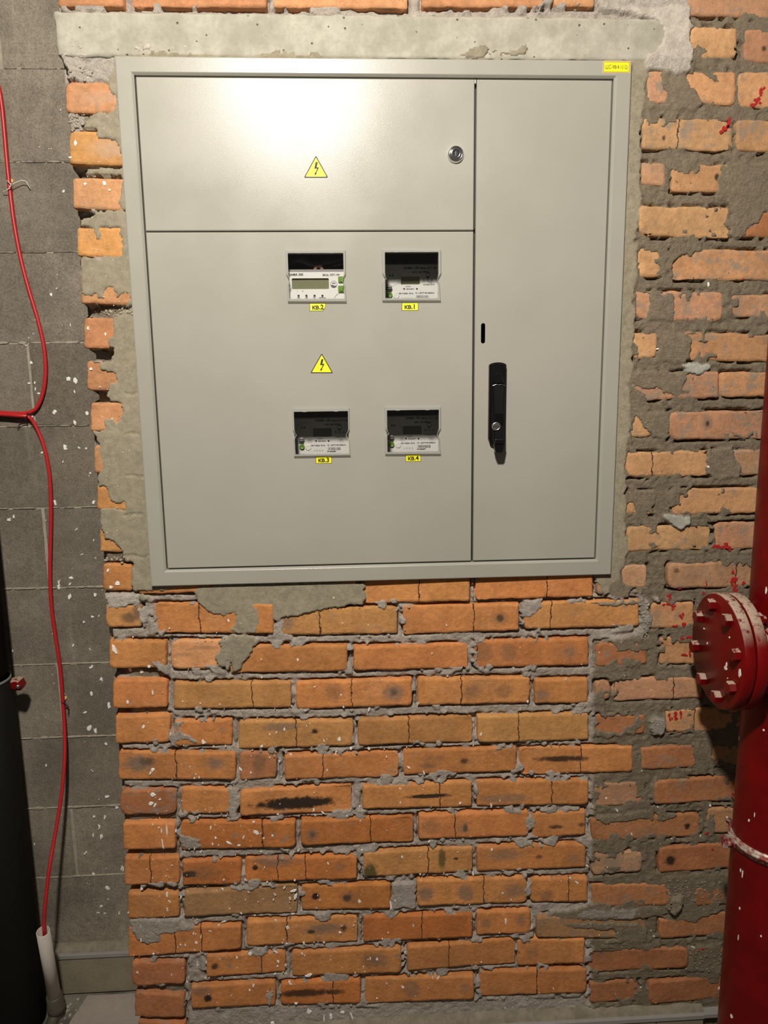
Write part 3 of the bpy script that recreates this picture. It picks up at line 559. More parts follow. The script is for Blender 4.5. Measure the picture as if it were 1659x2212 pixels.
me.polygons.foreach_set('use_smooth', np.ones(len(fc), bool)); me.update(calc_edges=True)
ca = me.color_attributes.new('Col', 'FLOAT_COLOR', 'POINT'); ca.data.foreach_set('color', cl.ravel()); me.materials.append(M['mortar'])
wall = link('wall_back', me, None, kind='structure')

# wall core behind the relief, and the return of the pier on its left
mb = MB()
for a, b_, c, d in ((-.498, hx0-.003, 0, 2.9), (hx1+.003, 1.5, 0, 2.9), (hx0-.003, hx1+.003, hz1+.003, 2.9), (hx0-.003, hx1+.003, 0, hz0-.003)): mb.box(a, b_, .034, .30, c, d)
mb.box(hx0-.003, hx1+.003, .20, .30, hz0-.003, hz1+.003)
mb.build('wall_core', M['core'], wall)

# ------------------------------------------------------------------ bricks
def outline(q, step, amp, seed, rad=.006):
    r = random.Random(seed); pts = []
    for i in range(4):
        p0, p1, p2 = Vector(q[i-1]), Vector(q[i]), Vector(q[(i+1) % 4]); a = (p0-p1).normalized(); b = (p2-p1).normalized()
        rr = rad*r.choice((.6, .8, 1, 1.3, 2.0)); rr = min(rr, (p2-p1).length*.3)
        pts += [p1+a*rr, p1+(a+b)*rr*.28, p1+b*rr]
        l = (p2-p1).length-2*rr; n = max(1, int(l/step)); st = p1+b*rr
        for k in range(1, n): pts.append(st+b*(l*k/n))
    ph = r.random()*50; out = []
    for p in pts:
        g = amp*(.6*math.sin(p.x*160+ph)*math.sin(p.y*210+ph*2)+.8*(r.random()-.5)+ .5*math.sin(p.x*60+ph*3))
        c = Vector(((q[0][0]+q[2][0])/2, (q[0][1]+q[2][1])/2)); dv = p-c
        ax = Vector((0, 1 if dv.y > 0 else -1)) if abs(dv.y)/.03 > abs(dv.x)/((q[1][0]-q[0][0])/2+.001)*.98 else Vector((1 if dv.x > 0 else -1, 0))
        out.append(p+ax*g)
    return [tuple(p) for p in out]
stains = {}; cracks = {}
def find(u, v):
    p = W(u, v)
    for i, q in enumerate(quads):
        if min(q[0][0], q[3][0])-.004 <= p.x <= max(q[1][0], q[2][0])+.004 and min(q[2][1], q[3][1])-.004 <= p.z <= max(q[0][1], q[1][1])+.004: return i
    return None
pxs = lambda v: 1/(F/(D0*1.02+(v-841)/F*D0*.165))   # metres per pixel at that height on the wall
for u, v, rx, rz, s_, so, c in ST:
    i = find(u, v)
    if i is not None: stains.setdefault(i, []).append((W(u, v), rx*pxs(v), rz*pxs(v)*1.06, s_, so, c))
for u, v in CR:
    i = find(u, v)
    if i is not None: cracks.setdefault(i, []).append(W(u, v).x)
face_y = []
for i, q in enumerate(quads):
    r = random.Random(100+i); t = tints[i]; rough = t in 'pqlr'
    yf = r.uniform(-.0012, .0012)+(.0006 if rough else 0); yaw = r.uniform(-.004, .004); face_y.append(yf)
    cx_ = sum(p[0] for p in q)/4; cz_ = sum(p[1] for p in q)/4
    o_ = outline(q, .009, .0017 if rough else .0011, i, .007 if rough else .0045); n = len(o_)
    a = sum(o_[k][0]*o_[(k+1) % n][1]-o_[(k+1) % n][0]*o_[k][1] for k in range(n))
    if a < 0: o_ = o_[::-1]
    bw, bh = (q[1][0]-q[0][0])/2, (q[0][1]-q[3][1])/2
    shr = lambda e: [(cx_+(x-cx_)*(1-e/bw), cz_+(z-cz_)*(1-e/bh)) for x, z in o_]
    ins = shr(.0018); ins2 = shr(.0065)
    vv = []
    for x, z in ins2: vv.append((x-cx_, yf+yaw*(x-cx_)/.1, z-cz_))
    for x, z in ins: vv.append((x-cx_, yf+yaw*(x-cx_)/.1+r.uniform(.0001, .0006), z-cz_))
    for x, z in o_: vv.append((x-cx_, yf+.0022+r.uniform(0, .0015), z-cz_))
    for x, z in o_: vv.append((x-cx_, .075, z-cz_))
    vv.append((0, yf, 0)); fs = [[4*n, j, (j+1) % n] for j in range(n)]
    for k in range(3):
        for j in range(n): jj = (j+1) % n; fs.append([k*n+j, (k+1)*n+j, (k+1)*n+jj, k*n+jj])
    ob = pydata('brick', vv, fs, M['brick'], wall, True); ob.data.polygons[0].use_smooth = False
    for pl in ob.data.polygons[1:n+1]: pl.use_smooth = False
    ob.location = (cx_, 0, cz_)
    tc = TINT[t]; g = r.uniform(.90, 1.10); g2 = r.uniform(.93, 1.07)
    ob['tint'] = [tc[0]*g, tc[1]*g*g2, tc[2]*g*g2]; ob['film'] = {'p': .62, 'q': .5, 'r': .5, 'b': .45}.get(t, .30)+r.uniform(-.15, .15)
    cs = cracks.get(i, [])[:2]
    for k in (1, 2): ob['crack%d' % k] = [cs[k-1], 1.0, 0.0] if len(cs) >= k else [99.0, 0.0, 0.0]
    ss = stains.get(i, [])
    for k in (1, 2, 3):
        if len(ss) >= k:
            p, rx, rz, s_, so, c = ss[k-1]; ob['stain%da' % k] = [p.x, p.z, rx]; ob['stain%db' % k] = [rz, s_, so]; ob['stain%dc' % k] = [float(x) for x in c]
        else: ob['stain%da' % k] = [99.0, 99.0, 1.0]; ob['stain%db' % k] = [1.0, 0.0, .5]; ob['stain%dc' % k] = [0.0, 0.0, 0.0]

# ------------------------------------------------------------------ lintel (cast concrete beam over the cabinet)
nlx, nlz = 330, 40; lv = []; lf = []
for i in range(nlx+1):
    for j in range(nlz+1):
        x = lx0+(lx1-lx0)*i/nlx; z = lz0+(lz1-lz0)*j/nlz; e = min(j, nlz-j, i)/3.0
        nn = float(fbm(np.array(x), np.array(z), .05, 1, 3)); jg = float(vn(np.array(x), np.array(z), .012, 4))
        lv.append((x+(.002*jg if i in (0,) else 0), -.0035+.0008*nn+(.003*(1-e)**2 if e < 1 else 0), z+(.0022*jg if j in (0, nlz) else 0)))
for i in range(nlx):
    for j in range(nlz): a = i*(nlz+1)+j; lf.append([a, a+nlz+1, a+nlz+2, a+1])
bd = [i*(nlz+1) for i in range(nlx+1)]+[nlx*(nlz+1)+j for j in range(1, nlz+1)]+[i*(nlz+1)+nlz for i in range(nlx-1, -1, -1)]+[j for j in range(nlz-1, 0, -1)]
b0 = len(lv)
for k in bd: lv.append((lv[k][0], .12, lv[k][2]))
for k in range(len(bd)): k2 = (k+1) % len(bd); lf.append([bd[k], b0+k, b0+k2, bd[k2]])
pydata('lintel', lv, lf, M['lintel'], wall, True, label='pale cast concrete lintel over the cabinet')

# ------------------------------------------------------------------ splashes of white plaster and strokes of red paint
surf = h.copy()
for i, q in enumerate(quads):
    s = window(q, .0)
    if s: surf[s] = np.where(poly_sdf(GX[s], GZ[s], q) < 0, np.maximum(surf[s], -face_y[i]+.0006), surf[s])
def sy(x, z):
    i = int(round((x-X0)/ST_)); j = int(round((z-Z0)/ST_)); i0, i1 = max(0, i-1), min(nx, i+2); j0, j1 = max(0, j-1), min(nz, j+2)
    return -float(surf[i0:i1, j0:j1].max()) if i1 > i0 and j1 > j0 else 0.0
def fleck(mb, p, rx, rz, ang, yb, r, m=0, th=.0009):
    n = r.choice((6, 7, 8, 9)); f = []; c, s_ = math.cos(ang), math.sin(ang); top = []; bot = []
    for k in range(n):
        a = 2*math.pi*k/n; q = r.uniform(.45, 1.15); x, z = rx*q*math.cos(a), rz*q*math.sin(a)
        X, Z = p.x+x*c-z*s_, p.z+x*s_+z*c; bot.append((X, yb+.0015, Z)); top.append((p.x+(X-p.x)*.8, yb-th, p.z+(Z-p.z)*.8))
    v = top+bot; f = [list(range(n))]+[[k, n+k, n+(k+1) % n, (k+1) % n] for k in range(n)]; mb.add(v, f, m, False)
r = random.Random(5); mb = MB()
WS = [(247,1405,4,12,.3),(239,1268,5,5,0),(253,1260,6,7,.5),(233,1232,5,5,0),(285,1378,2,2,0),(330,1718,6,6,0),(327,1736,8,5,.2),(345,1727,3,2,0),(349,1795,2,12,0),(361,1793,3,16,0),(352,1825,2,16,.1),(330,1782,2,3,0),
      (553,1797,6,9,.6),(589,1804,4,4,0),(495,1820,7,4,-.6),(466,1809,3,3,0),(516,1825,4,3,0),(563,1843,3,2,0),(600,1758,4,4,0),(548,1775,4,2,.3),(638,1938,4,9,-.5),(635,1925,8,3,.2),(469,1930,2,10,.1),(464,1945,2,8,.3),
      (776,1947,6,8,-.2),(844,1953,3,12,.2),(845,1960,4,6,0),(361,1933,3,8,0),(367,1948,2,5,0),(306,1920,4,4,0),(305,2030,2,6,0),(332,2060,3,2,0),(455,2010,7,2,-.4),(424,2035,4,5,.4),(435,2022,2,8,-.3),(621,2004,6,7,-.6),(483,1994,7,2,.3),
      (632,1978,5,4,-.5),(735,2015,4,3,-.6),(540,2061,6,5,0),(666,2106,9,4,.2),(627,2123,3,9,.4),(425,2085,2,12,-.1),(594,2107,4,3,0),(815,2071,4,6,.3),(800,2070,2,6,.1),(854,2085,4,5,-.5),(934,2110,2,7,.2),(946,2112,8,2,.9),(870,2132,3,3,0),
      (883,2066,2,2,0),(982,2130,4,4,0),(1001,2131,2,4,0),(640,2167,4,4,0),(590,2218,8,9,.5),(668,2190,7,10,.3),(715,2200,4,10,.2),(700,2205,2,14,0),(740,2190,6,5,.4),(760,2200,3,12,.2),(440,1603,5,6,.3),(460,1634,3,3,0),(520,1662,3,6,.5),(628,1630,3,5,.6),
      (310,1570,4,6,0),(322,1440,4,6,.3),(275,1454,5,7,.4),(300,1456,3,5,.2),(276,1516,4,5,0),(330,1496,2,6,.1),(733,1597,7,6,.5),(758,1620,6,5,0),(700,1600,2,5,.5),(565,1612,4,3,0),(330,1663,5,6,.3),(325,1670,3,4,0),(1140,1515,3,5,0),
      (380,1795,2,4,0),(865,1733,3,3,.5),(994,1735,2,4,-.6),(1038,1585,3,6,-.4),(916,1670,2,6,.3),(835,1635,2,3,0),(869,1850,3,4,0),(1246,1905,8,3,-.7),(1092,1990,3,9,0),(1187,2015,3,4,0),(1445,2025,2,2,0),(1499,2046,2,2,0),(1530,615,3,7,.1),(1420,754,3,3,0),(1529,1008,4,4,0),
      (152,340,4,2,0),(163,308,4,7,0),(185,398,3,3,0),(225,395,4,6,.2),(213,70,5,7,0),(237,411,3,2,0),(190,710,3,4,0),(228,722,2,6,.1),(196,797,3,4,0),(216,836,2,2,0),(243,905,2,2,0),(297,2100,3,4,0),(390,2040,2,2,0),(1495,2045,3,2,0),(660,1535,3,2,0),(680,1483,3,2,0),(742,1527,3,2,0),(395,1515,2,2,0),(433,1519,2,2,0),(475,1521,2,2,0)]
for u, v, a, b_, g in WS:
    p = W(u, v); fleck(mb, p, a*.00105, b_*.00105, g, sy(p.x, p.z), r)
for k in range(520):
    u = r.triangular(255, 1100, 420) if r.random() < .8 else r.uniform(1000, 1560); v = r.triangular(1250, 2205, 2080)
    p = W(u, v); s_ = r.choice((.7, .8, 1, 1.1, 1.4, 2.0, 2.8))*.001; fleck(mb, p, s_, s_*r.uniform(.8, 2.4), r.uniform(-.8, .8), sy(p.x, p.z), r, 1 if r.random() < .3 else 0)
for k in range(60):
    v = r.uniform(150, 1250); u = 150+.07*v+r.uniform(0, 70); p = W(u, v); s_ = r.uniform(.6, 1.3)*.001; fleck(mb, p, s_, s_*1.2, 0, sy(p.x, p.z), r)
mb.build('plaster_splash', [M['white'], M['pinkspl']], wall, kind='stuff', label='small splashes of white plaster on the bricks')
mb = MB()
RS = [(1645,200,6,14,-.7),(1636,218,10,9,.5),(1628,226,12,4,.3),(1575,265,5,12,-.6),(1568,276,10,8,.6),(1558,284,8,5,.4),(1604,602,3,3,0),(1548,1180,12,5,.1),(1566,1178,10,8,.5),(1575,1186,6,8,0),(1513,1228,7,12,.1),(1519,1248,9,16,.25),(1524,1262,9,7,.2),
      (1487,1255,16,5,.6),(1478,1262,10,5,.5),(1470,1270,8,5,.8),(1584,1236,4,6,0),(1586,1256,9,12,.1),(1588,1272,8,10,0),(1606,1260,6,6,0),(1521,1282,4,6,.2),(1446,1290,6,10,-.5),(1440,1305,10,5,.5),(1455,1312,6,8,.5),(1472,1330,6,8,.2),(1478,1348,6,8,0),(1458,1352,8,4,.2),
      (1472,1380,7,5,.3),(1478,1415,9,4,0),(1492,1405,6,20,0),(1468,1478,20,3,1.2),(1456,1490,12,3,1.1),(1478,1468,14,4,.2),(1448,1548,6,12,.1),(1460,1546,10,10,.1),(1470,1545,4,12,.1),(1513,1500,8,10,0),(1490,1376,10,5,.2),(1514,2050,12,5,.2),(1527,1800,6,4,0),(1538,1834,4,3,0)]
for u, v, a, b_, g in RS:
    for k in range(6):
        p = W(u+r.uniform(-a, a)*.6, v+r.uniform(-b_, b_)*.6); fleck(mb, p, a*.00050, b_*.00055, g+r.uniform(-.3, .3), sy(p.x, p.z)-.0001*k, r, 0, .0003)
mb.build('red_paint_stroke', M['redspl'], wall, kind='stuff', label='dry strokes of red paint on bricks beside the red pipe')
# loose crumbs of mortar in the left joints
mb = MB()
for (u0, u1, v0, v1, n) in ((148,182,246,282,30),(142,200,146,174,14),(1388,1404,1300,1376,26),(1440,1556,1900,1950,70),(1480,1558,2050,2098,60),(1438,1475,1932,1972,24),(190,300,664,684,26),(206,270,1198,1216,20)):
    for k in range(n):
        p = W(r.uniform(u0, u1), r.uniform(v0, v1)); s_ = r.uniform(.0012, .0034); bm = bmesh.new(); bmesh.ops.create_icosphere(bm, subdivisions=1, radius=s_)
        for q in bm.verts: q.co *= r.uniform(.7, 1.25)
        mb.bm(bm, 0 if v0 < 1800 else 1, Matrix.Translation((p.x, sy(p.x, p.z)+.0004, p.z)), True)
mb.build('mortar_crumb', [M['joint'], M['fillet']], wall, kind='stuff', label='crumbs of mortar squeezed from the joints')

# ------------------------------------------------------------------ grey block wall, recessed on the left
YB = .30
wl = MB().box(-2.3, -.30, YB+.0008, YB+.2, 0, 2.9).build('wall_left', M['joint'], None, kind='structure')
rows = [148, 350, 545, 740, 920, 1097, 1270, 1435, 1593, 1745, 1895]; rz = [W(100, y, YB).z for y in rows]
tz = np.polyfit(range(len(rz)), rz, 1); zs = [rz[0]+.2*k for k in (5, 4, 3, 2, 1)]+rz+[.125+.01]
xj = -.7415
for k in range(len(zs)-1):
    zt, zb = zs[k], zs[k+1]; row = k-5; offs = 0 if row in (3, 5, 7, 9) or (row < 0 and row % 2) else (.2 if row != 4 else .2)
    if row in (4,): offs = 0.185
    x = xj+offs-.4*5
    while x < -.30:
        a, b_ = x+.003, x+.4-.003
        if b_ > -2.2:
            b_ = min(b_, -.31); jr = random.Random(k*50+int(x*10)+777); g = .0016
            o_ = outline([(a, zt-g), (b_, zt-g), (b_, zb+g), (a, zb+g)], .035, .0009, k*31+int(x*100), .003)
            if b_-a > .03:
                yb = YB+jr.uniform(-.0015, .0008); bb = MB(); cxx, czz = (a+b_)/2, (zt+zb)/2
                bb.prism([(px_-cxx, pz_-czz) for px_, pz_ in o_], yb, YB+.02, 0, .0010); ob = bb.build('cinder_block', M['block'], wl); ob.location = (cxx, 0, czz); ob['tint'] = jr.uniform(.86, 1.12)
        x += .4
mb = MB(); r = random.Random(11)   # mortar squeezed out of the bed joints
for k, zt in enumerate(zs[5:-1]):
    x = -1.3
    while x < -.46:
        l = r.uniform(.015, .05); hgt = r.uniform(.0012, .0026)*(1.5 if k in (3, 6, 8, 9) else .8)
        p = MB(); n = 7; pts = [(x+l*.5*math.cos(2*math.pi*i/n)*r.uniform(.8, 1.1), zt+hgt*math.sin(2*math.pi*i/n)*r.uniform(.7, 1.2)) for i in range(n)]
        mb.prism(pts, YB-.0022-r.uniform(0, .001), YB+.004, 0, .001); x += l*r.uniform(.5, 1.5)
mb.build('bed_joint', M['joint'], wl, kind='stuff', label='pale mortar squeezed from the block joints')
mb = MB(); r = random.Random(12)
BS = [(112,636,3,5),(122,625,2,2),(152,703,1,5),(148,818,7,6),(164,824,6,9),(162,846,2,4),(62,828,4,2),(77,828,3,3),(78,840,2,5),(84,849,4,3),(68,782,4,4),(117,890,6,5),(189,893,5,5),(162,912,4,7),(141,966,5,8),(91,976,3,3),(187,969,2,3),(171,968,2,3),(135,998,2,3),(195,1022,3,2),
      (118,1086,3,8),(204,1084,5,3),(31,1115,2,5),(19,1121,4,4),(165,1143,2,2),(204,1166,2,2),(177,1197,2,2),(127,1258,3,9),(125,1268,5,5),(153,1247,7,3),(151,1261,4,3),(152,1290,5,10),(206,1283,4,6),(200,1334,3,3),(213,1331,2,2),(182,1342,2,3),(157,1395,3,3),(194,1402,2,2),(29,1406,2,3),(197,1440,4,4),(219,1466,3,6),
      (196,1498,4,6),(236,1524,5,9),(185,1539,4,3),(194,1572,7,7),(206,1578,3,8),(230,1605,3,4),(100,1652,2,3),(199,1664,2,2),(232,1720,5,4),(254,1743,5,5),(205,1763,3,4),(228,1765,4,7),(214,1786,3,8),(200,1803,2,8),(220,1806,3,8),(185,1842,3,3),(264,1877,3,9),(202,1887,3,5),(231,1918,8,6),(219,1958,4,4),(234,1943,1,3),(209,1970,2,2),(215,1970,3,2),(227,1973,2,4),(257,1971,2,5),(74,1823,2,2),(140,1500,2,2),(137,413,4,2),(55,745,3,2)]
for u, v, a, b_ in BS:
    for k in range(2): p = W(u+r.uniform(-2, 2), v+r.uniform(-2, 2), YB); fleck(mb, p, a*.00095, b_*.00105, r.uniform(-.5, .5), YB-.0010-.0005*k, r)
for k in range(50): p = W(r.uniform(60, 260), r.uniform(200, 2050), YB); s_ = r.uniform(.0007, .0015); fleck(mb, p, s_, s_*1.5, 0, YB-.0012, r)
mb.build('plaster_splash', M['white'], wl, kind='stuff', label='splashes of white plaster on the grey blocks')

# ------------------------------------------------------------------ floor, skirting
fl = MB().box(-2.3, 1.6, -2.6, .5, -.12, 0).build('floor', M['floor'], None, kind='structure')
def FP(u, v):
    a, b_ = T(u, v); D = ZC/b_; return (a*D, D-D0)
sp = [FP(200,2132), FP(160,2212)]; ex = sp[1][0]+(sp[1][0]-sp[0][0])*.6
pts = [(sp[0][0], .262), (-.40, .262), (-.40, .04), (-.3, -.35), (sp[1][0]+.02, -.35), (sp[1][0]-.01, sp[1][1])]
mb = MB(); n = len(pts); mb.add([(x, y, .007) for x, y in pts]+[(x, y, -.002) for x, y in pts], [list(range(n))]+[[k, n+k, n+(k+1) % n, (k+1) % n] for k in range(n)])
mb.build('floor_slab', M['slab'], fl, label='smooth beige slab in the corner of the floor')
r = random.Random(4); mb = MB()
for k in range(150):
    x = r.uniform(-.80, -.70); y = r.uniform(.02, .26); s_ = r.uniform(.0015, .007); bm = bmesh.new(); bmesh.ops.create_icosphere(bm, subdivisions=1, radius=s_)
    for q in bm.verts: q.co *= r.uniform(.6, 1.2)
    mb.bm(bm, 0, Matrix.Translation((x, y, s_*.3)), True)
mb.build('mortar_rubble', M['joint'], fl, kind='stuff', label='mortar rubble on the floor beside the grey socket')
def skirting(name, x0, x1, yf, cuts, lip):
    root = MB().box(x0, x1, yf+.008, yf+.03, .0, .112).build(name, M['fillet'], None, kind='structure')
    xs = [x0]+cuts+[x1]
    for a, b_ in zip(xs[:-1], xs[1:]):
        MB().box(a+.001, b_-.001, yf, yf+.009, .006, .113, 0, .0012).build('skirting_tile', M['skirt'], root)
    MB().box(x0, x1, yf-.004, yf+.03, .1135, .1255, 0, .0015).build('metal_profile', M['profile'], root, label='grey metal profile along the top of the skirting')
    # cement fillet above
    v = []; f = []; n = int((x1-x0)/.012); r = random.Random(len(name))
    for i in range(n+1):
        x = x0+(x1-x0)*i/n; j = r.uniform(-.004, .004)
        for y, z in ((yf+.004, .1255), (yf+.007+r.uniform(-.001, .001), .131), (lip-.003, .138+j*.6), (lip+.012, .143+j*.6)): v.append((x, y, z))
    for i in range(n):
        for q in range(3): f.append([i*4+q, (i+1)*4+q, (i+1)*4+q+1, i*4+q+1])
    pydata('cement_fillet', v, f, M['fillet'], root, True); return root
skirting('baseboard_left', -2.2, -.505, .272, [-1.6, -1.0], YB)
xe = W(1513, 2200).x
skirting('baseboard_back', -.35, xe, -.016, [W(990,2212).x, W(1412,2200).x], -.002)
MB().box(xe, .93, -.018, .02, .1135, .1255, 0, .0015).build('metal_profile', M['profile'], bpy.data.objects['baseboard_back'])

# ------------------------------------------------------------------ electrical cabinet
ex_ = [W(246,121,-.012), W(1364,131,-.012), W(1321,1241,-.012), W(328,1267,-.012)]
cx0 = (ex_[0].x+ex_[3].x)/2; cx1 = (ex_[1].x+ex_[2].x)/2; cz1 = (ex_[0].z+ex_[1].z)/2; cz0 = (ex_[2].z+ex_[3].z)/2
ix0 = (W(284,157,-.012).x+W(356,1236,-.012).x)/2; ix1 = (W(1331,165,-.012).x+W(1291,1213,-.012).x)/2; iz1 = W(800,160.5,-.012).z; iz0 = W(800,1224,-.012).z
cab = empty('electrical_cabinet', ((cx0+cx1)/2, 0, cz0), label='large light grey metal electrical cabinet with three doors set in the brick wall', category='cabinet')
YF, YD = -.013, -.0085
def ring(mb, outer, inner, m=0):
    n = len(outer); f = []
    mb.add([tuple(p) for p in outer]+[tuple(p) for p in inner], [[i, (i+1) % n, n+(i+1) % n, n+i] for i in range(n)], m)
def rect(x0, x1, z0, z1, y): return [(x0, y, z0), (x1, y, z0), (x1, y, z1), (x0, y, z1)]
mb = MB()
L_ = [rect(cx0, cx1, cz0, cz1, .006), rect(cx0, cx1, cz0, cz1, YF+.0022), rect(cx0+.0006, cx1-.0006, cz0+.0006, cz1-.0006, YF+.0008), rect(cx0+.0022, cx1-.0022, cz0+.0022, cz1-.0022, YF),
      rect(ix0-.0012, ix1+.0012, iz0-.0012, iz1+.0012, YF), rect(ix0, ix1, iz0, iz1, YF+.0008), rect(ix0+.0032, ix1-.0032, iz0+.0032, iz1-.0032, YF+.0040), rect(ix0+.0034, ix1-.0034, iz0+.0034, iz1-.0034, .02)]
for a, b_ in zip(L_[:-1], L_[1:]): ring(mb, a, b_)
mb.build('frame', M['steel'], cab)
mb = MB(); mb.box(ix0-.002, ix1+.002, .148, .15, iz0-.002, iz1+.002)
for a in (ix0-.004, ix1+.002): mb.box(a, a+.002, .02, .15, iz0-.002, iz1+.002)
for a in (iz0-.004, iz1+.002): mb.box(ix0-.004, ix1+.004, .02, .15, a, a+.002)
mb.box(W(1027,500).x-.004, W(1027,500).x+.004, .004, .15, iz0, iz1); mb.box(ix0, W(1027,500).x, .004, .15, W(700,499).z-.004, W(700,499).z+.004)
mb.build('back_box', M['dark'], cab, label='inside of the cabinet, its shade painted in near-black')  # grey steel box; its inner shade is put into the near-black colour
def door(name, x0, x1, z0, z1, holes, label):
    d = MB(); out = [(x0, z0), (x1, z0), (x1, z1), (x0, z1)]; ins_ = [(x0+.0016, z0+.0016), (x1-.0016, z0+.0016), (x1-.0016, z1-.0016), (x0+.0016, z1-.0016)]
    loops = [ins_]+holes; tr = tessellate_polygon([[Vector((a, b_, 0)) for a, b_ in l] for l in loops]); flat = [p for l in loops for p in l]
    d.add([(a, YD, b_) for a, b_ in flat], [list(t) for t in tr])
    R0 = [(a, YD, b_) for a, b_ in ins_]; R1 = [(a, YD+.0013, b_) for a, b_ in out]; R2 = [(a, YD+.016, b_) for a, b_ in out]; ring(d, R0, R1); ring(d, R1, R2)
    for hl in holes: ring(d, [(a, YD, b_) for a, b_ in hl], [(a, YD+.0016, b_) for a, b_ in hl])
    return d.build(name, M['steel'], cab, label=label)
gp = .0024
xv = (W(1027,300,YD).x+W(1019.5,1100,YD).x)/2; zh = W(660,499.5,YD).z
WIN = {2: [(616,541),(746,540),(748.5,652),(621.5,652),(623,743,547,646)], 1: [(824,539),(952,539),(952,650),(826,650),(831,947,545,645)], 3: [(630.5,882),(754.5,881),(757,984),(635,986),(636,753,888,981)], 4: [(830,879),(951.5,878),(952,981),(832,981.5),(835.5,948,885,976)]}
def wrect(k):
    a, b_, c, d, q = WIN[k]; mu, mv = (q[0]+q[1])/2, (q[2]+q[3])/2
    return W(q[0], mv, YD).x, W(q[1], mv, YD).x, W(mu, q[3], YD).z, W(mu, q[2], YD).z
holes = [rrect(*wrect(k), .002, 2) for k in WIN]
dU = door('door', ix0+.0034+gp, xv-gp/2-.0005, zh+gp/2, iz1-.0034-gp, [], 'upper left door with chrome lock and warning triangle')
dL = door('door', ix0+.0034+gp, xv-gp/2-.0005, iz0+.0034+gp, zh-gp/2, holes, 'lower left door with four meter windows')
sx, s0, s1 = W(1043.5,720,YD).x, W(1043,742,YD).z, W(1043,698,YD).z
dR = door('door', xv+gp/2+.0015, ix1-.0034-gp, iz0+.0034+gp, iz1-.0034-gp, [rrect(sx-.0042, sx+.0042, s0, s1, .0041, 5)], 'tall right door with black swing handle')
# warning triangles
def triangle(apex, bl, br, door_, lab):
    A_, B_, C_ = [W(*p, YD) for p in (apex, bl, br)]; mb = MB(); P3 = [(A_.x, A_.z), (B_.x, B_.z), (C_.x, C_.z)]
    c = ((A_.x+B_.x+C_.x)/3, (A_.z+B_.z+C_.z)/3); sc = lambda k: [(c[0]+(x-c[0])*k, c[1]+(z-c[1])*k) for x, z in P3]
    def rd(pts, r_):
        out = []
        for i in range(3):
            p0, p1, p2 = Vector(pts[i-1]), Vector(pts[i]), Vector(pts[(i+1) % 3]); a = (p0-p1).normalized(); b = (p2-p1).normalized(); out += [tuple(p1+a*r_), tuple(p1+(a+b)*r_*.35), tuple(p1+b*r_)]
        return out
    mb.prism(rd(sc(1.0), .002), YD-.0004, YD, 1); mb.prism(rd(sc(.87), .001), YD-.0006, YD-.0003, 0)
    w_ = (C_.x-B_.x); ux, uz = w_, (A_.z-(B_.z+C_.z)/2)
    bolt = [(.00,.66),(.07,.66),(.03,.44),(.12,.44),(.00,.17),(.055,.19),(-.03,.06),(-.06,.19),(-.02,.17),(.045,.38),(-.07,.38)]
    bolt = [(.0,.70),(.085,.70),(.035,.47),(.125,.46),(.01,.21),(.04,.205),(-.045,.09),(-.05,.235),(-.02,.225),(.055,.41),(-.06,.405)]
    q = [(A_.x*.0+(B_.x+C_.x)/2+a*ux*1.05, (B_.z+C_.z)/2+b*uz) for a, b in bolt]
    tr = tessellate_polygon([[Vector((a, b, 0)) for a, b in q]]); mb.add([(a, YD-.0009, b) for a, b in q], [list(t) for t in tr], 1)
    mb.build('warning_sign', [M['yellow'], M['ink']], door_, label=lab)
triangle((682.5,336),(656.5,384),(709,384), dU, 'yellow high voltage triangle with black bolt'); triangle((695,763),(670.5,806),(719.5,806), dL, 'yellow high voltage triangle with black bolt')
def sticker(x0, x1, y0, y1, txt, par, lab, cut=False, yy=YD, ang=0.0, size=.0125, border=None, sq=1.0, bold=.0004):
    a, b_ = W(x0, (y0+y1)/2, yy), W(x1, (y0+y1)/2, yy); t_, u_ = W((x0+x1)/2, y0, yy), W((x0+x1)/2, y1, yy); mb = MB(); x0, x1, z0, z1 = a.x, b_.x, u_.z, t_.z
    pts = [(x0, z0), (x1, z0), (x1, z1), (x0, z1)]
    if cut: pts = [(x0, z0), (x1-.006, z0), (x1, z0+.009), (x1, z1), (x0, z1)]
    if border: mb.prism(pts, yy-.0003, yy, 2); mb.prism([(x0+.0016, z0+.0016), (x1-.0016, z0+.0016), (x1-.0016, z1-.0016), (x0+.0016, z1-.0016)], yy-.0004, yy-.0002, 1); mb.prism([(x0+.0022, z0+.0022), (x1-.0022, z0+.0022), (x1-.0022, z1-.0022), (x0+.0022, z1-.0022)], yy-.0005, yy-.0003, 0)
    else:
        ins_ = [(x0+(p[0]-x0)*.95+(x1-x0)*.025, z0+(p[1]-z0)*.90+(z1-z0)*.05) for p in pts]; mb.prism(pts, yy-.0003, yy, 1); mb.prism(ins_, yy-.0005, yy-.0002, 0)
    add_text(mb, txt, size, (x0+x1)/2, (z0+z1)/2-.0004, yy-.0008, 1, squeeze=sq, bold=bold); mb.build('sticker', [M['yellow'], M['ink'], M['dowel']], par, label=lab)
sticker(669,704,655,672,'кв.2', dL, 'yellow sticker reading kv.2', True); sticker(868,903.5,654,671,'кв.1', dL, 'yellow sticker reading kv.1')
sticker(682,716.5,986,1001,'кв.3', dL, 'yellow sticker reading kv.3'); sticker(876,909,982,997,'кв.4', dL, 'yellow sticker reading kv.4')
sticker(1302,1361,132,158,'ЩС-98/4.1(12)', cab, 'yellow sticker reading ShchS-98/4.1(12)', yy=YF, size=.0092, border=True, sq=.78, bold=0)
